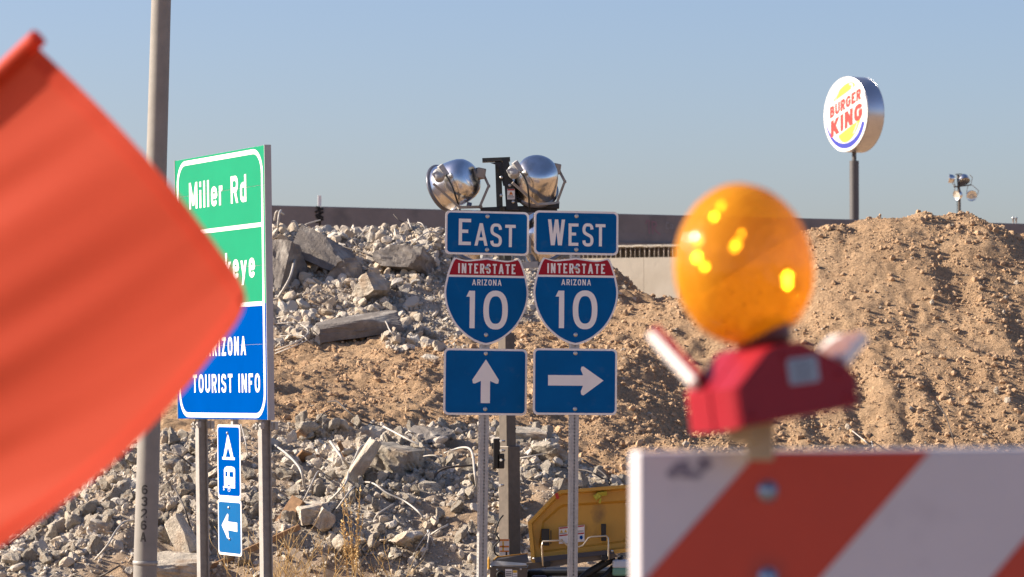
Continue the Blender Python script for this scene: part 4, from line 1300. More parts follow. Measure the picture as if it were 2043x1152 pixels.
# ------------------------------------------------------------------ the two interstate sign posts
dS = 25.0
kS = dS / F
def perforated(mb, x0, y0, z0, z1, wd, pitch=.0254, rh=.0074, sides=('f', 'l', 'r')):
    n = int((z1 - z0) / pitch)
    h = wd / 2
    oct_ = [(rh * math.cos(R(22.5 + 45 * i)), rh * math.sin(R(22.5 + 45 * i))) for i in range(8)]
    def cell(fn, zc):
        c = [(-h, -pitch / 2), (h, -pitch / 2), (h, pitch / 2), (-h, pitch / 2)]
        vs = [fn(a, zc + b) for a, b in c] + [fn(a, zc + b) for a, b in oct_]
        # octagon indices: 0 -> 22.5 deg ... 7
        mb.add(vs, [(1, 2, 4 + 0, 4 + 7), (2, 4 + 1, 4 + 0), (2, 3, 4 + 2, 4 + 1), (3, 4 + 3, 4 + 2), (3, 0, 4 + 4, 4 + 3), (0, 4 + 5, 4 + 4), (0, 1, 4 + 6, 4 + 5), (1, 4 + 7, 4 + 6)])
    for i in range(n):
        zc = z0 + (i + .5) * pitch
        cell(lambda a, z: (x0 + a, y0 - h, z), zc)
        cell(lambda a, z: (x0 - h, y0 - a, z), zc)
        cell(lambda a, z: (x0 + h, y0 + a, z), zc)
    zt2 = z0 + n * pitch
    mb.add([(x0 - h, y0 + h, z0), (x0 + h, y0 + h, z0), (x0 + h, y0 + h, zt2), (x0 - h, y0 + h, zt2)], [(1, 0, 3, 2)])


def c1(x, y): return ((x - 410) / 2.743, (y) / 2.743)   # crop pixels -> picture pixels from the sign's middle line
SH = [(0, 643), (60, 651), (120, 656), (178, 643), (190, 660), (205, 700), (217, 740), (229, 800), (231.5, 840), (226, 885), (213, 930), (190, 980), (160, 1024), (118, 1064), (75, 1094), (32, 1113), (0, 1121)]


def interstate(pxc, dy, first, label, arrow, rz, roll):
    x0 = xed(pxc, dS)
    t = thing("interstate_sign", label, "sign", (x0, dS, 0), rz)
    t.rotation_euler = (0, roll, rz)
    t.location.x -= roll * 2.0
    Zp = lambda py: zed(py + dy, dS)
    po = MB(); perforated(po, 0, .040, -1.05, Zp(425), .064)
    po.build("post", GALV, t)
    def bolt(parent, x, py):
        q = MB(); M_ = Matrix.Translation((x, -.0012, Zp(py))) @ Matrix.Rotation(R(90), 4, 'X')
        q.lathe([(.0155, 0), (.0155, .003), (0, .0032)], M_, 14); q.lathe([(.0085, .003), (.0085, .009), (0, .010)], M_, 6, smooth=False)
        q.build("bolt", BOLT, parent)
    # direction plate
    hw = 86.0 * kS
    q = MB(); q.prism(rrect(-hw, Zp(508.5), hw, Zp(421), .037), 0, .003); pl = q.build("direction_plate", WHITE, t)
    q = MB(); e = 4.2 * kS; q.sheet(rrect(-hw + e, Zp(508.5) + e, hw - e, Zp(421) - e, .026), -.001); q.build("blue_field", BLUE, pl)
    q = MB()
    ctr = 548.0 if first == "EAST" else 1494.0
    s2 = 5.376
    L = [("E", 233, 368, 172, 455, 37), ("A", 408, 552, 216, 458, 33), ("S", 582, 710, 216, 466, 33), ("T", 746, 862, 226, 466, 33)] if first == "EAST" else [("W", 1182, 1368, 180, 458, 36), ("E", 1408, 1516, 220, 460, 33), ("S", 1560, 1682, 216, 464, 33), ("T", 1704, 1813, 222, 462, 33)]
    for c, a, b_, ty, by, sw in L:
        glyph(q, c, (a - ctr) / s2 * kS, Zp(405 + by / s2), (by - ty) / s2 * kS, sw / s2 * kS, -.002, w=(b_ - a) / s2 * kS)
    q.build("lettering", WHITE, pl)
    bolt(pl, .0, 431); bolt(pl, 0, 498)
    # shield
    half = [((a) * 1.022 / 2.743 * kS, Zp(280 + b_ / 2.743)) for a, b_ in SH]
    right = catmull(half[:4], 4)[:-1] + catmull(half[3:], 4)
    full = [(-a, b_) for a, b_ in right[::-1]][:-1] + [tuple(p) for p in right]
    full = full[:-1]
    full = full[::-1]
    q = MB(); q.prism(full, -.0, .003); shd = q.build("route_shield", WHITE, t)
    cz = Zp(280 + 850 / 2.743)
    inner = [(a * .957, cz + (b_ - cz) * .957) for a, b_ in full]
    def clip(poly, zc, keep_above):
        out = []
        n = len(poly)
        for i in range(n):
            p, q_ = poly[i], poly[(i + 1) % n]
            ip = (p[1] >= zc) == keep_above; iq = (q_[1] >= zc) == keep_above
            if ip: out.append(p)
            if ip != iq:
                tt = (zc - p[1]) / (q_[1] - p[1]); out.append((p[0] + (q_[0] - p[0]) * tt, zc))
        return out
    q = MB(); q.sheet(clip(inner, Zp(280 + 738 / 2.743), True), -.001); q.build("red_band", RED, shd)
    q = MB(); q.sheet(clip(inner, Zp(280 + 750 / 2.743), False), -.001); q.build("blue_field", BLUE, shd)
    q = MB()
    text(q, "INTERSTATE", (252 - 413) / 2.743 * kS, Zp(280 + 729 / 2.743), 54 / 2.743 * kS, 9.2 / 2.743 * kS, -.002, gap=.24, width=323 / 2.743 * kS)
    text(q, "ARIZONA", (331 - 413) / 2.743 * kS, Zp(280 + 794 / 2.743), 33 / 2.743 * kS, 5.4 / 2.743 * kS, -.002, gap=.20, width=166 / 2.743 * kS)
    q.build("lettering", WHITE, shd)
    q = MB()
    glyph(q, "1", (301 - 413) / 2.743 * kS, Zp(280 + 1029 / 2.743), 205 / 2.743 * kS, 29 / 2.743 * kS, -.002, w=47 / 2.743 * kS)
    glyph(q, "0", (396 - 413) / 2.743 * kS, Zp(280 + 1034 / 2.743), 213 / 2.743 * kS, 31 / 2.743 * kS, -.002, w=138 / 2.743 * kS)
    q.build("route_number", WHITE, shd)
    bolt(shd, 0, 280 + 698 / 2.743); bolt(shd, 0, 280 + 1064 / 2.743)
    # arrow plate
    ha = 85.6 * kS
    q = MB(); q.prism(rrect(-ha, Zp(828), ha, Zp(695.5), .037), 0, .003); ap = q.build("arrow_plate", WHITE, t)
    q = MB(); q.sheet(rrect(-ha + e, Zp(828) + e, ha - e, Zp(695.5) - e, .026), -.001); q.build("blue_field", BLUE, ap)
    if arrow == "up":
        A = [(367, 90), (300, 190), (303, 207), (313, 208), (343, 195), (343, 303), (389, 303), (389, 195), (420, 208), (430, 207), (433, 190)]; c_ = (366, 196)
    else:
        A = [(942, 193), (842, 125), (832, 126), (828, 140), (840, 168), (666, 168), (666, 219), (840, 219), (829, 247), (832, 262), (843, 266)]; c_ = (801, 196)
    pts = [((a - c_[0]) / 2.4417 * kS, Zp(680 + b_ / 2.4417)) for a, b_ in A]
    if arrow != "up": pts = pts[::-1]
    q = MB(); q.sheet(pts, -.002); q.build("arrow", WHITE, ap)
    bolt(ap, 0, 705); bolt(ap, 0, 816)
    return t


interstate(970, 0.5, "EAST", "blue EAST interstate 10 sign post with an up arrow", "up", R(14), R(.7))
interstate(1148.5, 0.2, "WEST", "blue WEST interstate 10 sign post with a right arrow", "right", R(11), R(.5))

# ------------------------------------------------------------------ portable light tower behind the signs
dL = 27.5
LT = thing("light_tower", "portable light tower with metal flood lamps and open yellow cover", "light tower", (xed(1015, dL), dL, 0))
def LL(px, py, dy=0.0):
    d = dL + dy
    return Vector((xed(px, d) - LT.location.x, dy, zed(py, d)))
def tmast(name, pxc, py0, py1, wpx, yaw, m, dy=0.0, lean_px=0):
    a, b_ = LL(pxc, py0, dy), LL(pxc + lean_px, py1, dy)
    b = MB(); wd = wpx * dL / F
    dr = (b_ - a); L = dr.length; q = dr.normalized().to_track_quat('Z', 'Y').to_matrix() @ Matrix.Rotation(yaw, 3, 'Z')
    b.box((a + b_) / 2, (wd, wd, L), q, bev=.006)
    return b.build(name, m, LT)
lower = tmast("mast_section", 1018, 1290, 890, 31, R(40), BROWNM, 0, -2)
tmast("mast_section", 1013, 892, 665, 24, R(40), BROWNM, 0, -3)
tmast("mast_section", 1008, 668, 412, 18, R(40), DARKM, 0, 0)
# mast fittings
b = MB()
b.box(LL(991, 905, -.12), (.055, .08, .24), bev=.008); b.box(LL(999, 920, -.13), (.06, .06, .12), bev=.008); b.box(LL(985, 890, -.12), (.03, .05, .05), bev=.006); b.box(LL(986, 930, -.12), (.03, .05, .05), bev=.006)
b.build("mast_pulley_guard", BLACK, LT)
b = MB()
for (a, c) in ((1003, 880), (1003, 899), (1003, 918), (1001, 968)):
    b.tube([LL(a - 4, c, -.17), LL(a + 3, c, -.12)], .011, 8)
b.build("mast_bolt", BOLT, LT)
def warn(name, x0, y0, x1, y1, dy, bands, skew=0):
    q = MB(); A = LL(x0, y1, dy); B = LL(x1, y0, dy)
    q.add([A, (B.x, A.y, A.z + skew), (B.x, B.y, B.z + skew), (A.x, A.y, B.z)], [(0, 1, 2, 3)])
    lab = q.build(name, PAPER, LT)
    w2, h2 = B.x - A.x, B.z - A.z
    for (f0, f1, g0, g1, m, nn) in bands:
        q = MB(); q.add([(A.x + w2 * f0, A.y - .0012, A.z + h2 * g0 + skew * f0), (A.x + w2 * f1, A.y - .0012, A.z + h2 * g0 + skew * f1), (A.x + w2 * f1, A.y - .0012, A.z + h2 * g1 + skew * f1), (A.x + w2 * f0, A.y - .0012, A.z + h2 * g1 + skew * f0)], [(0, 1, 2, 3)])
        q.build(nn, m, lab)
    return lab, A, w2, h2
def tri(parent, x, y, z, s_, m=LYEL):
    q = MB(); q.add([(x - s_, y, z), (x + s_, y, z), (x, y, z + s_ * 1.8)], [(0, 1, 2)], 0)
    q.add([(x - s_ * .12, y - .0006, z + s_ * .35), (x + s_ * .12, y - .0006, z + s_ * .35), (x, y - .0006, z + s_ * 1.3)], [(0, 1, 2)], 1)
    return q.build("warning_triangle", [m, INK], parent)
warn("mast_label", 996.5, 1075, 1016, 1109, -.16, [(.03, .97, .88, .98, LORANGE, "label_band"), (.03, .97, .50, .60, LORANGE, "label_band"), (.03, .97, .24, .32, LORANGE, "label_band"), (.3, .45, .32, .86, LYEL, "label_band"), (.62, .8, .04, .24, INK, "label_print")])
cb = MB(); cb.tube([LL(1024 + 4.5 * math.cos(t), 670 + t * 1.55, .10) + Vector((0, .03 * math.sin(t), 0)) for t in np.linspace(0, 140, 560)], .006, 5); cb.build("coiled_cable", RUBBER, LT)
cb = MB(); cb.tube([Vector(p) for p in catmull([LL(1004, 1028, -.16), LL(995, 1040, -.18), LL(989, 1062, -.18), LL(996, 1078, -.18), LL(986, 1090, -.18), LL(988, 1104, -.17), LL(1000, 1112, -.15)], 6)], .007, 6); cb.build("loop_cable", RUBBER, LT)
# head frame
b = MB()
b.bar([LL(966, 320), LL(1014, 318)], .14, .03)
b.bar([LL(994, 330, .05), LL(997, 414, .05)], .09, .05)
hf = b.build("head_frame", DARKM, LT)
b = MB(); pts = [(1003, 320), (1014, 317), (1035, 420), (1010, 420)]
b.prism([(LL(x, y).x, LL(x, y).z) for x, y in pts][::-1], -.10, .02)
b.prism([(LL(x, y).x, LL(x, y).z) for x, y in [(978, 326), (1004, 324), (1010, 372), (1004, 372), (996, 338), (990, 330)]][::-1], -.07, -.06)
b.build("head_bracket", BLACK, LT)
b = MB(); b.box((LL(1040, 418).x - .02, .05, LL(1040, 418).z), (.62, .10, .055), Euler((0, R(-2), 0)).to_matrix(), bev=.006)
b.box((LL(1085, 411).x, .02, LL(1085, 411).z), (.25, .12, .04), Euler((0, R(1), 0)).to_matrix(), bev=.006)
b.build("crossbar", BLACK, LT)
b = MB()
for (x, y) in ((1000, 354), (1000, 390), (1017, 370), (1024, 403)): b.lathe([(.014, 0), (.012, .012), (0, .013)], Matrix.Translation(LL(x, y, -.101)) @ Matrix.Rotation(R(90), 4, 'X'), 8)
b.build("frame_bolt", BOLT, LT)
lab, A, w2, h2 = warn("head_label", 1012, 377, 1027, 398, -.103, [(.04, .96, .86, .98, LRED, "label_band"), (.1, .9, .12, .16, INK, "label_print"), (.1, .9, .24, .28, INK, "label_print"), (.1, .8, .34, .38, INK, "label_print")], skew=.0)
tri(lab, A.x + w2 / 2, A.y - .0012, A.z + h2 * .45, .016, LORANGE)
BARREL = [(.222, .02), (.214, .035), (.210, .08), (.209, .14), (.205, .20), (.196, .255), (.178, .30), (.15, .33), (.11, .348), (.06, .356), (.0, .358)]
def lamp(px, py, axis, off, sc=1.0):
    lb = MB(); M_ = lamp_body(axis, LL(px, py, off), sc)
    lb.lathe(BARREL, M_, 48)
    body_ = lb.build("flood_lamp", LAMP, LT)
    q = MB(); q.lathe([(.218, -.006), (.234, -.004), (.236, .010), (.224, .022), (.216, .03)], M_, 48); q.build("rim", BLACK if False else mat("lamp_rim", (.16, .16, .18), .3, .6), body_)
    q = MB(); q.lathe([(0, .03), (.1, .035), (.19, .015), (.222, .0)], M_, 32); q.build("lens", GLASS, body_)
    return body_
def yoke(pts, offs):
    b = MB(); q = [LL(p[0], p[1], o_) for p, o_ in zip(pts, offs)]
    b.bar(q, .042, .02); return b.build("yoke", YOKE, LT)
def cap_box(px, py, off, rot, size):
    b = MB(); b.box(LL(px, py, off), size, Euler([R(a) for a in rot]).to_matrix(), bev=.008); return b.build("terminal_box", YOKE, LT)
lamp(884, 377, (.76, -.56, .33), .06, .88)
lamp(1066, 379, (.12, -.72, .62), .06, .84)
YL = [(866, 368), (917, 414), (957, 413), (975, 371), (966, 351), (957, 350)]
yoke(YL, [-.24, -.20, -.02, .0, .02, .02])
yoke([(1024, 366), (1073, 408), (1111, 405), (1127, 362), (1117, 343), (1108, 344)], [-.22, -.18, 0, 0, .02, .02])
cap_box(957, 346, .0, (0, 10, 20), (.075, .09, .085)); cap_box(1107, 337, .0, (0, 10, 20), (.075, .09, .085))
for dx, dyp in ((0, 0), (149, -7)):
    b = MB()
    b.box(LL(884 + dx, 340 + dyp, -.26), (.045, .05, .10), Euler((0, R(-35), R(20))).to_matrix(), bev=.005)
    b.lathe([(.045, -.04), (.05, 0), (.05, .03), (.035, .045), (0, .045)], Matrix.Translation(LL(876 + dx, 350 + dyp, -.24)) @ Matrix.Rotation(R(70), 4, 'X'), 14)
    b.box(LL(868 + dx, 347 + dyp, -.26), (.05, .05, .03), Euler((0, R(-30), 0)).to_matrix(), bev=.004)
    b.build("pivot_socket", GALV, LT)
    b = MB(); b.tube([Vector(p) for p in catmull([LL(889 + dx, 348 + dyp, -.28), LL(901 + dx, 370 + dyp, -.30), LL(910 + dx * .97, 395 + dyp, -.28), LL(918 + dx * .93, 420, -.1)], 6)], .0075, 6); b.build("lamp_cable", RUBBER, LT)
    b = MB(); b.tube([LL(935 + dx, 414 + dyp, -.03), LL(937 + dx, 404 + dyp, -.03)], .02, 8); b.build("wing_knob", mat("knob_blue", (.10, .14, .25), .4), LT)
lamp(934, 499, (.45, -.45, .85), .22, .9)
lamp(1096, 499, (-.45, -.45, .75), .20, .9)
yoke([(905, 470), (915, 430), (960, 428), (968, 470), (962, 490)], [.0, .05, .1, .2, .2])
yoke([(1058, 505), (1056, 470), (1068, 430), (1108, 428), (1128, 480)], [-.05, -.02, .05, .1, .2])
b = MB()
for k in range(4):
    b.tube([Vector(p) for p in catmull([LL(1030, 385 + k * 6, -.05), LL(1040 + k * 3, 388 + k * 5, -.05), LL(1038 + k * 2, 402, -.06), LL(1050 + k * 5, 412, -.02), LL(1075 + 6 * k, 416, 0)], 6)], .006, 6)
b.build("cable_bundle", RUBBER, LT)
b = MB(); b.bar([LL(1046, 530, .1), LL(1080, 528, .1)], .08, .05); b.bar([LL(1052, 470, .08), LL(1075, 446, .08)], .02, .012); b.build("lower_crossbar", GALV, LT)

# machine body under the open cover
dH = -.55
outline = [(1053, 1042), (1060, 1120), (1068, 1124), (1262, 1100), (1275, 1085), (1285, 975), (1262, 966), (1118, 978), (1108, 984)]
inn = [(1082, 1040), (1074, 1090), (1080, 1103), (1245, 1082), (1256, 1070), (1262, 1000), (1250, 998), (1122, 1006), (1112, 1012)]
b = MB()
o3 = [LL(x, y, dH - .10) for x, y in outline]; o3b = [LL(x, y, dH) for x, y in outline]; i3 = [LL(x, y, dH - .10) for x, y in [(1060, 1044), (1067, 1114), (1071, 1116), (1257, 1093), (1268, 1081), (1277, 980), (1260, 973), (1121, 984), (1112, 989)]]
m3 = [LL(x, y, dH - .02) for x, y in [(1063, 1046), (1069, 1110), (1073, 1112), (1254, 1090), (1265, 1079), (1273, 983), (1258, 977), (1123, 988), (1115, 992)]]
e3 = [LL(x, y, dH - .02) for x, y in inn]; f3 = [LL(x, y, dH + .015) for x, y in [(1086, 1042), (1080, 1087), (1084, 1098), (1242, 1078), (1252, 1067), (1258, 1004), (1248, 1003), (1125, 1011), (1116, 1016)]]
n = len(outline)
allv = o3b + o3 + i3 + m3 + e3 + f3
faces = []
for lv in range(5):
    for j in range(n):
        j2 = (j + 1) % n
        faces.append((lv * n + j, lv * n + j2, (lv + 1) * n + j2, (lv + 1) * n + j))
faces.append(tuple(range(5 * n, 6 * n)))
b.add(allv, faces)
cover = b.build("open_cover", YELLOW, LT)
q = MB(); q.add([LL(1110, 996, dH - .105), LL(1116, 995, dH - .105), LL(1113, 983, dH - .105), LL(1107, 985, dH - .105)], [(0, 1, 2, 3)]); q.build("red_reflector", LRED, cover)
def bx(name, m, x0, y0, x1, y1, dy, dep, bev=.004, parent=LT, rot=0.0):
    A = LL(x0, y1, dy); B = LL(x1, y0, dy); q = MB()
    q.box(((A.x + B.x) / 2, dy, (A.z + B.z) / 2), (abs(B.x - A.x), dep, abs(B.z - A.z)), Euler((0, R(rot), 0)).to_matrix(), bev=bev)
    return q.build(name, m, parent)
bx("cover_bracket", BLACK, 1080, 1055, 1096, 1088, dH - .05, .05, parent=cover); bx("cover_bracket", BLACK, 1098, 1058, 1100, 1085, dH - .06, .05, .001, cover)
bx("cover_bracket", BLACK, 1199, 1045, 1209, 1079, dH - .05, .04, parent=cover)
q = MB(); q.box(LL(1201, 983, dH - .06), (.075, .06, .035), Euler((R(20), R(-8), 0)).to_matrix(), bev=.003); q.box(LL(1191, 990, dH - .06), (.05, .06, .045), Euler((0, R(-35), 0)).to_matrix(), bev=.003); q.box(LL(1197, 999, dH - .06), (.015, .02, .04), Euler((0, R(15), 0)).to_matrix()); q.build("latch", ZINC, cover)
q = MB(); q.tube([Vector(p) for p in [LL(1089, 1131, dH - .14), LL(1083, 1128, dH - .15), LL(1081, 1090, dH - .15), LL(1083, 1080, dH - .15), LL(1118, 1078, dH - .14), LL(1124, 1081, dH - .14), LL(1137, 1092, dH - .14), LL(1155, 1091, dH - .14), LL(1163, 1088, dH - .14), LL(1174, 1073, dH - .14), LL(1180, 1071, dH - .14), LL(1209, 1069, dH - .14), LL(1213, 1073, dH - .14), LL(1214, 1115, dH - .14), LL(1207, 1119, dH - .13)]], .0075, 8); q.build("wire_handle", ROD, cover)
lab, A, w2, h2 = warn("cover_label", 1115, 1052, 1166, 1085, dH - .012, [(.02, .98, .90, .98, LRED, "label_band"), (.02, .98, .46, .54, LRED, "label_band"), (.03, .30, .60, .63, INK, "label_print"), (.64, .96, .60, .62, INK, "label_print"), (.64, .96, .66, .68, INK, "label_print")], skew=.02)
for fx, fz in ((.10, .66), (.26, .66), (.12, .12)): tri(lab, A.x + w2 * fx, A.y - .0015, A.z + h2 * fz + .02 * fx, .013)
q = MB(); q.add([(A.x + w2 * .87 + .013 * math.cos(a), A.y - .0015, A.z + h2 * .26 + .017 + .016 * math.sin(a)) for a in np.linspace(0, 2 * math.pi, 14, endpoint=False)], [list(range(14))]); q.build("blue_symbol", BLUE2, lab)
q = MB(); pts = [(1066, 1112), (1222, 1096), (1226, 1104), (1068, 1122)]; q.prism([(LL(x, y, dH - .12).x, LL(x, y, dH - .12).z) for x, y in pts][::-1], dH - .135, dH - .115); hb = q.build("hinge_bar", mat("hinge_blue_black", (.03, .035, .055), .35), LT)
q = MB(); q.prism([(LL(x, y, dH - .1).x, LL(x, y, dH - .1).z) for x, y in [(1050, 1123), (1068, 1122), (1226, 1104), (1232, 1110), (1222, 1114), (1052, 1136)]][::-1], dH - .112, dH); q.build("frame_rail", BROWNM, LT)
q = MB()
for x, y in ((1065, 1114), (1221, 1099)): q.lathe([(.010, 0), (.009, .008), (0, .009)], Matrix.Translation(LL(x, y, dH - .136)) @ Matrix.Rotation(R(90), 4, 'X'), 8)
q.build("hinge_bolt", BOLT, LT)
bx("handle_clip", RUBBER, 1084, 1119, 1098, 1130, dH - .14, .04); bx("handle_clip", RUBBER, 1199, 1108, 1211, 1118, dH - .14, .04)
# front box with sloped top
q = MB(); A = LL(977, 1128, -.75); B = LL(1052, 1131, -.75)
q.box(((A.x + B.x) / 2, -.45, A.z - .35), (B.x - A.x, .6, .70), bev=.006); q.build("control_box", BROWNM, LT)
q = MB(); v = [LL(977, 1128, -.76), LL(1052, 1132, -.76), LL(1056, 1124, -.60), LL(984, 1118, -.60), LL(990, 1112, -.45), LL(1052, 1105, -.45)]
q.add(v, [(0, 1, 2, 3)], 1); q.add(v, [(3, 2, 5, 4)], 0); q.build("sloped_top", [BLACK, mat("panel_blue_grey", (.10, .115, .15), .35)], LT)
q = MB(); q.tube([LL(985, 1117, -.6), LL(992, 1111, -.45), LL(1053, 1104, -.44)], .006, 6); q.build("top_edge", YELLOW, LT)
bx("yellow_corner", YELLOW, 973, 1112, 978, 1134, -.6, .3, .01)
warn("panel_label", 1008, 1135, 1022, 1156, -.757, [(.05, .95, .0, .2, LRED, "label_band"), (.1, .9, .35, .42, INK, "label_print"), (.1, .9, .5, .6, INK, "label_print"), (.1, .9, .7, .78, INK, "label_print")])
warn("panel_label", 1023, 1137, 1032, 1156, -.757, [(.05, .95, .72, .98, LYEL, "label_band"), (.1, .9, .1, .14, INK, "label_print"), (.1, .9, .3, .34, INK, "label_print"), (.1, .9, .5, .54, INK, "label_print")])
q = MB()
for x, y in ((992, 1136), (1039, 1135), (980, 1130)): q.lathe([(.009, 0), (.008, .008), (0, .009)], Matrix.Translation(LL(x, y, -.752)) @ Matrix.Rotation(R(90), 4, 'X'), 8)
q.build("panel_bolt", BOLT, LT)
q = MB(); q.lathe([(.035, 0), (.035, .02), (.022, .02), (.022, .005), (0, .005)], Matrix.Translation(LL(999, 1147, -.752)) @ Matrix.Rotation(R(90), 4, 'X'), 16); q.build("socket", RUBBER, LT)
bx("engine_bay", RUBBER, 1052, 1134, 1262, 1260, -.05, .55, .02); bx("bay_floor", BLACK, 1040, 1215, 1270, 1235, -.5, .6, .005)
bx("engine_block", BROWNM, 1090, 1150, 1140, 1230, -.45, .25, .03); bx("dark_red_part", mat("dark_red", (.06, .008, .008), .5), 1060, 1148, 1092, 1210, -.42, .2, .02)
q = MB(); q.tube([Vector(p) for p in catmull([LL(1140, 1180, -.55), LL(1165, 1150, -.58), LL(1195, 1130, -.58), LL(1225, 1112, -.56)], 6)], .032, 10); q.tube([Vector(p) for p in catmull([LL(1150, 1210, -.6), LL(1175, 1170, -.62), LL(1210, 1145, -.6), LL(1240, 1110, -.5)], 6)], .022, 10); q.build("engine_hose", RUBBER, LT)
q = MB(); A = LL(1221, 1148, -.6); B = LL(1254, 1116, -.6)
q.box(((A.x + B.x) / 2, -.6, A.z + (B.z - A.z) * .74), (B.x - A.x, .10, (B.z - A.z) * .52), bev=.014); bt = q.build("coolant_bottle", BOTTLE, LT)
q = MB(); q.box(((A.x + B.x) / 2, -.6, A.z + (B.z - A.z) * .25), (B.x - A.x - .002, .099, (B.z - A.z) * .5), bev=.014); q.build("green_coolant", GREENFLUID, bt)
q = MB(); q.lathe([(.02, 0), (.02, .02), (0, .02)], Matrix.Translation(((A.x + B.x) / 2, -.6, B.z)), 12); q.build("bottle_cap", BLACK, bt)
# trailer below the frame
bx("chassis", BLACK, 975, 1275, 1285, 1295, -.3, .9, .01)
for x in (1020, 1235):
    q = MB(); M_ = Matrix.Translation((LL(x, 0).x, .0, -.72)) @ Matrix.Rotation(R(90), 4, 'X'); q.lathe([(.15, -.08), (.27, -.085), (.28, -.05), (.28, .05), (.27, .085), (.15, .08)], M_, 28); wh = q.build("wheel", RUBBER, LT)
    q = MB(); q.lathe([(0, .05), (.06, .06), (.13, .03), (.15, .07), (.15, -.07)], M_, 20); q.build("wheel_rim", GALV, wh)

# ------------------------------------------------------------------ striped barricade, close to the camera
dK = 3.95
yawK = R(23)
BC = thing("striped_barricade", "white and orange striped barricade board close to the camera", "barricade", (xed(1275, dK), dK, 0), yawK)
ztK = zed(901, dK)
bh = .205; Lb = 1.22; tk = .028
cutsK = [(.153, .386), (.626, .862), (1.095, 1.33)]
slope = .98
for bi in range(3):
    zt3 = ztK - bi * .50; zb3 = zt3 - bh
    q = MB(); q.box((Lb / 2, tk / 2, (zt3 + zb3) / 2), (Lb, tk, bh), bev=.004); bd_ = q.build("board", BOARDW, BC)
    for a, b_ in cutsK:
        e = .003
        poly = [(a - bh * slope, zb3 + e), (b_ - bh * slope, zb3 + e), (b_, zt3 - e), (a, zt3 - e)]
        # trim to the board's ends
        def clipx(poly, xc, keep_less):
            out = []
            for i in range(len(poly)):
                p, q_ = poly[i], poly[(i + 1) % len(poly)]
                ip = (p[0] <= xc) == keep_less; iq = (q_[0] <= xc) == keep_less
                if ip: out.append(p)
                if ip != iq:
                    tt = (xc - p[0]) / (q_[0] - p[0]); out.append((xc, p[1] + (q_[1] - p[1]) * tt))
            return out
        poly = clipx(clipx(poly, Lb - .004, True), .004, False)
        q = MB(); q.sheet(poly, -.0008); q.build("orange_stripe", ORANGE_RED, bd_)
    for (u, v_) in ((.166, .048), (.166, .150), (Lb - .166, .048), (Lb - .166, .150)):
        q = MB(); M_ = Matrix.Translation((u, -.0015, zt3 - v_)) @ Matrix.Rotation(R(90), 4, 'X'); q.lathe([(.0125, -.002), (.0125, .002), (.008, .003), (.008, .008), (0, .0095)], M_, 16); q.build("bolt", mat("bluish_bolt", (.30, .42, .55), .3, .6), bd_)
    if bi == 0:
        q = MB()
        rr = random.Random(4)
        for cx_, cz_, w2_, h2_ in ((.055, .018, .022, .014), (.083, .015, .018, .016), (.068, .028, .03, .008), (.042, .026, .012, .012)):
            q.sheet([(cx_ + w2_ / 1.6 * math.cos(a) * rr.uniform(.6, 1.15), zt3 - cz_ + h2_ / 1.6 * math.sin(a) * rr.uniform(.6, 1.15)) for a in np.linspace(0, 2 * math.pi, 16, endpoint=False)], -.0008 - rr.random() * .0005)
        q.build("ink_smudge", SMUDGE, bd_)
for u in (.166, Lb - .166):
    q = MB(); q.box((u, tk + .024, (ztK - .02) / 2 + .02), (.045, .045, ztK - .05), bev=.003); q.build("upright", PLASTICW, BC)
    q = MB(); q.box((u, tk + .024, .022), (.05, 1.1, .045), bev=.004); q.build("foot", GALV, BC)

# ------------------------------------------------------------------ amber warning light on the barricade
AMBER = thin_mat("amber_lens", (.95, .47, .03), .45, .13, wave=.0012, gloss=1.0, clear=.45)
dW = 3.98
WL = thing("warning_light", "amber warning light with a red housing atop the striped barricade", "warning light", P(1520, 893, dW), 0)
WL.rotation_euler = (0, 0, 0)
kW = dW / F
roll = Matrix.Rotation(R(-7.5), 4, 'Y')      # leans to the left
yawW = Matrix.Rotation(R(30), 4, 'Z')
def frame(px, py, dy=0.0): return Matrix.Translation(P(px, py, dW + dy) - WL.location)
Mh = frame(1533, 770) @ roll @ yawW
def PXW(x, z): return (x * kW, z * kW)
# housing: sloping shoulders, wide foot
hp = [(-178, -72), (178, -72), (182, -8), (60, 76), (-40, 84), (-178, -2)]
hp = [(-160, -80), (168, -70), (172, -4), (150, 22), (40, 86), (-48, 86), (-70, 78), (-160, 6)]
q = MB()
dep = .11
front = [PXW(a * .9, b_ * .93) for a, b_ in hp]
n = len(front)
cx_ = sum(p[0] for p in front) / n; cz_ = sum(p[1] for p in front) / n
def ring(sc, y): return [(cx_ + (p[0] - cx_) * sc, y, cz_ + (p[1] - cz_) * sc) for p in front]
rings = [ring(.94, -dep / 2), ring(.985, -dep / 2 + .006), ring(1, -dep / 2 + .016), ring(1, dep / 2 - .016), ring(.985, dep / 2 - .006), ring(.94, dep / 2)]
vs = [v for r_ in rings for v in r_]
fs = [list(range(n)), list(range(6 * n - 1, 5 * n - 1, -1))]
for lv in range(5):
    for j in range(n):
        j2 = (j + 1) % n
        fs.append([lv * n + j2, lv * n + j, (lv + 1) * n + j, (lv + 1) * n + j2])
q.add(vs, fs); hs = q.build("housing", MAROON, WL); hs.matrix_local = Mh
q = MB(); q.prism(rrect(-.008, -.002, .034, .028, .004), -dep / 2 - .0012, -dep / 2 + .001); q.build("housing_sticker", STICK, hs)
q = MB()
for k in range(4): q.box((.012, -dep / 2 - .0016, .022 - k * .0062), (.030 - .006 * (k % 2), .0004, .0016))
q.build("sticker_print", INK, hs)
q = MB()
for a, b_ in ((-120, -55), (135, -45), (-20, 62), (120, 5)): q.lathe([(.005, -.002), (.005, .001), (.003, .0018), (0, .0012)], Matrix.Translation((a * kW * .9, -dep / 2, b_ * kW * .9)) @ Matrix.Rotation(R(90), 4, 'X'), 10)
q.build("housing_screw", MAROON, hs)
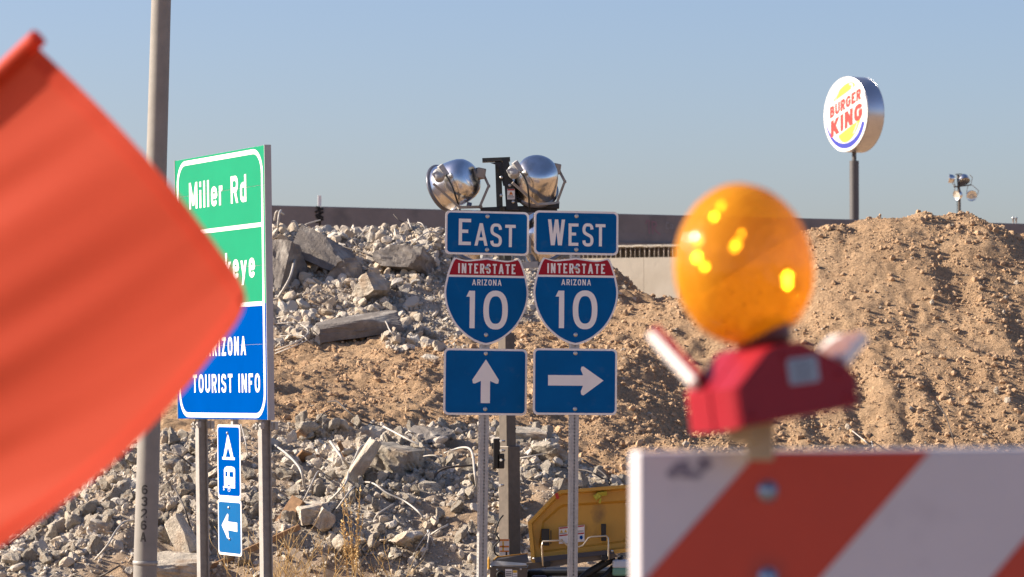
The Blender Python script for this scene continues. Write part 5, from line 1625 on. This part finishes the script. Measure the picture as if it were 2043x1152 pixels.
q = MB(); q.add([v for r_ in (ring(1.001, -.004), ring(1.022, -.003), ring(1.022, .003), ring(1.001, .004)) for v in r_], [[l_ * n + (j_ + 1) % n, l_ * n + j_, (l_ + 1) * n + j_, (l_ + 1) * n + (j_ + 1) % n] for l_ in range(3) for j_ in range(n)]); q.build("housing_seam", MAROON, hs)
# lens: two bulged halves with moulded rings, in a band
Ml = frame(1484, 528) @ Matrix.Rotation(R(-7), 4, 'Y') @ Matrix.Rotation(R(34), 4, 'Z')
RX, RZ, RY = .0865, .0945, .066
def bulge(sgn):
    vs, fs = [], []
    NR, NA = 20, 54
    for i in range(NR + 1):
        t = i / NR
        rr = math.sin(t * math.pi / 2)
        y = math.cos(t * math.pi / 2)
        ridge = .0005 * (1 if i % 2 else -1) if 2 < i < NR - 2 else 0
        for j in range(NA):
            a = 2 * math.pi * j / NA
            facet = .0003 * (1 if j % 2 else -1) if 6 < i < NR - 2 else 0
            vs.append((rr * RX * math.cos(a) * (1 - .06 * math.sin(a)), sgn * (-(.003 + y * RY) + ridge + facet), rr * RZ * math.sin(a)))
    for i in range(NR):
        for j in range(NA):
            j2 = (j + 1) % NA
            f = [i * NA + j, i * NA + j2, (i + 1) * NA + j2, (i + 1) * NA + j]
            fs.append(f if sgn > 0 else f[::-1])
    return vs, fs
for sg in (1, -1):
    q = MB(); q.add(*bulge(sg), smooth=False); ln_ = q.build("amber_lens", AMBER, WL); ln_.matrix_local = Ml
q = MB()
q.add([(r_ * RX * math.cos(a) * (1 - .06 * math.sin(a)), y, r_ * RZ * math.sin(a)) for r_, y in ((1.0, -.0035), (1.012, -.003), (1.012, .003), (1.0, .0035)) for a in np.linspace(0, 2 * math.pi, 72, endpoint=False)], [[l_ * 72 + j, l_ * 72 + (j + 1) % 72, (l_ + 1) * 72 + (j + 1) % 72, (l_ + 1) * 72 + j] for l_ in range(3) for j in range(72)], smooth=True)
bnd = q.build("lens_band", AMBER, WL); bnd.matrix_local = Ml
q = MB()
rr = random.Random(21)      # mirror facets added inside the lens to make its glints
def facet_at(p_, nj, h_):
    u_ = nj.orthogonal().normalized(); w__ = nj.cross(u_)
    q.add([p_ + u_ * h_ + w__ * h_, p_ - u_ * h_ + w__ * h_, p_ - u_ * h_ - w__ * h_, p_ + u_ * h_ - w__ * h_], [(0, 1, 2, 3)])
for k in range(36):
    zz_ = 1 - 2 * (k + .5) / 36; a = k * 2.39996
    nrm = Vector((math.sqrt(1 - zz_ * zz_) * math.cos(a), math.sqrt(1 - zz_ * zz_) * math.sin(a), zz_))
    p_ = Vector((nrm.x * RX * .8, nrm.y * RY * .76, nrm.z * RZ * .8))
    facet_at(p_, (nrm + Vector((rr.gauss(0, .4), rr.gauss(0, .4), rr.gauss(0, .4)))).normalized(), .0035)
Rl = Ml.to_3x3().inverted()
half_n = Rl @ (sdir + Vector((-.07, -1, 0)).normalized()).normalized()
for gx_, gz_, hh in ((-98, 46, .0050), (-100, 12, .0042), (-22, 36, .0058), (4, 28, .003), (-50, 118, .004), (-84, -6, .003), (86, -28, .0044), (88, -44, .0034), (-10, 60, .0028), (-64, 96, .003)):  # added facets at chosen glint spots, aimed to flash the sun at the camera
    o3_ = Rl @ Vector((gx_ * kW, 0, gz_ * kW))
    lim = max(0, 1 - (o3_.x / RX) ** 2 - (o3_.z / RZ) ** 2)
    p_ = Rl @ Vector((gx_ * kW * .97, -.62 * RY * math.sqrt(max(lim, .02)) - .004, gz_ * kW * .97))
    e2 = (p_.x / RX) ** 2 + (p_.y / RY) ** 2 + (p_.z / RZ) ** 2
    if e2 > .84: p_ = p_ * math.sqrt(.84 / e2)
    facet_at(p_, (half_n + Vector((rr.gauss(0, .03), rr.gauss(0, .03), rr.gauss(0, .03)))).normalized(), hh)
bu = q.build("glint_facets", mat("glint_mirror", (.85, .78, .66), .25, .85), WL); bu.matrix_local = Ml
q = MB(); q.lathe([(.030, -.012), (.034, -.004), (.034, .012), (.028, .022)], n=20); nk = q.build("lens_neck", mat("neck_dark", (.10, .012, .012), .4), WL); nk.matrix_local = frame(1522, 672) @ roll
# two paddle arms
def paddle(pts, wd, nm_, m, side=(0, 1, 0)):
    q = MB(); P0 = [P(a, b_, dW + dy) - WL.location for a, b_, dy in pts]
    q.bar(P0, .05, wd, side=Vector(side)); o_ = q.build(nm_, m, WL); return o_
paddle([(1324, 680, .05), (1400, 763, .0)], .012, "left_arm", MAROON)
paddle([(1315, 690, .045), (1392, 775, -.005)], .010, "left_arm_reflector", PLASTICW)
paddle([(1656, 720, .03), (1688, 682, .06)], .014, "right_arm", PLASTICW, side=(-.6, .8, 0))
q = MB(); q.box(P(1516, 868, dW) - WL.location, (.032, .03, .06), bev=.004); q.box(P(1480, 858, dW - .01) - WL.location, (.035, .03, .03), bev=.006); q.build("mounting_bracket", mat("tan_bracket", (.42, .34, .22), .6), WL)

# ------------------------------------------------------------------ orange flag, close to the camera
FLAG = thin_mat("orange_flag_cloth", (.75, .085, .034), .42, .6, wave=.0, gloss=.25)
dFl = 4.5
def flag_px(s, t):
    A, B, C = (70, 90), (507, 598), (-40, 1118)
    D = (A[0] + C[0] - B[0], A[1] + C[1] - B[1])
    x = (1 - s) * (1 - t) * A[0] + s * (1 - t) * B[0] + s * t * C[0] + (1 - s) * t * D[0]
    y = (1 - s) * (1 - t) * A[1] + s * (1 - t) * B[1] + s * t * C[1] + (1 - s) * t * D[1]
    # bowed top edge and full, bellied lower edge
    b1 = 22 * math.sin(math.pi * s) * (1 - t)
    x += b1 * .77; y -= b1 * .64
    b2 = 44 * math.sin(math.pi * t) * s * s
    x += b2 * .69; y += b2 * .72
    # rounded corner at B
    c = max(0, 1 - math.hypot((1 - s), t) / .10)
    x -= 16 * c * c
    return x, y
Nf = 90
FG = thing("warning_flag", "bright orange warning flag waving close to the camera at left", "flag", (xed(-250, dFl), dFl, 0))
vs = []
for j in range(Nf + 1):
    for i in range(Nf + 1):
        s_, t_ = i / Nf, j / Nf
        x, y = flag_px(s_, t_)
        fold = .012 * math.sin(2 * math.pi * (1.35 * s_ + .35 * t_ + .10 * math.sin(3 * t_ + 1))) + .012 * (float(vnoise(s_ * 5.5 + t_ * 1.1, t_ * 1.2 - s_ * .4, 6)) - .5) + .008 * (float(vnoise(s_ * 12 + t_ * 3.0, t_ * 1.6, 16)) - .5)
        d = dFl + .13 - (x / 2043) * .55 + fold * (.26 + .46 * t_ + .2 * s_)
        p = P(x, y, d) - Vector(FG.location)
        vs.append(p)
q = MB(); q.add(vs, [(j * (Nf + 1) + i, (j + 1) * (Nf + 1) + i, (j + 1) * (Nf + 1) + i + 1, j * (Nf + 1) + i + 1) for j in range(Nf) for i in range(Nf)], smooth=True)
q.build("flag_cloth", FLAG, FG)
G = lambda i, j: vs[j * (Nf + 1) + i]
hem = MB(); off = Vector((0, -.0016, 0))
for (A_, B_) in (([G(i, 0) for i in range(3, Nf - 2)], [G(i, 4) for i in range(3, Nf - 2)]), ([G(Nf, j) for j in range(3, Nf - 2)], [G(Nf - 4, j) for j in range(3, Nf - 2)])):
    nn_ = len(A_); hem.add([p + off for p in A_] + [p + off for p in B_], [(k, k + 1, nn_ + k + 1, nn_ + k) for k in range(nn_ - 1)], smooth=True)
hem.build("flag_hem", FLAG, FG)
# sleeve round the staff along the upper left edge, and the staff on its stand
sl_pts = [flag_px(0, t) for t in np.linspace(0, 1, 14)]
sp = [P(x - 6, y - 6, dFl + .13 - (x / 2043) * .55) - Vector(FG.location) for x, y in sl_pts]
q = MB(); q.tube([sp[0] + (sp[0] - sp[-1]).normalized() * .012] + sp, .0125, 12); q.build("flag_sleeve", FLAG, FG)
a_, b_ = sp[0], sp[-1]
dr = (b_ - a_).normalized()
q = MB(); q.tube([a_ + dr * .01, b_ + dr * .25], .009, 10); q.build("flag_staff", mat("staff_wood", (.35, .10, .06), .6), FG)
e_ = b_ + dr * .22
q = MB(); q.tube([(e_.x, e_.y + .03, 0), (e_.x, e_.y + .03, e_.z + .15)], .018, 12); q.box((e_.x, e_.y + .03, .02), (.6, .06, .04)); q.box((e_.x, e_.y + .03, .021), (.06, .6, .042)); q.build("flag_stand", GALV, FG)
print("objects", len(bpy.data.objects), "tris", sum(len(o.data.polygons) for o in bpy.data.objects if o.type == 'MESH'))
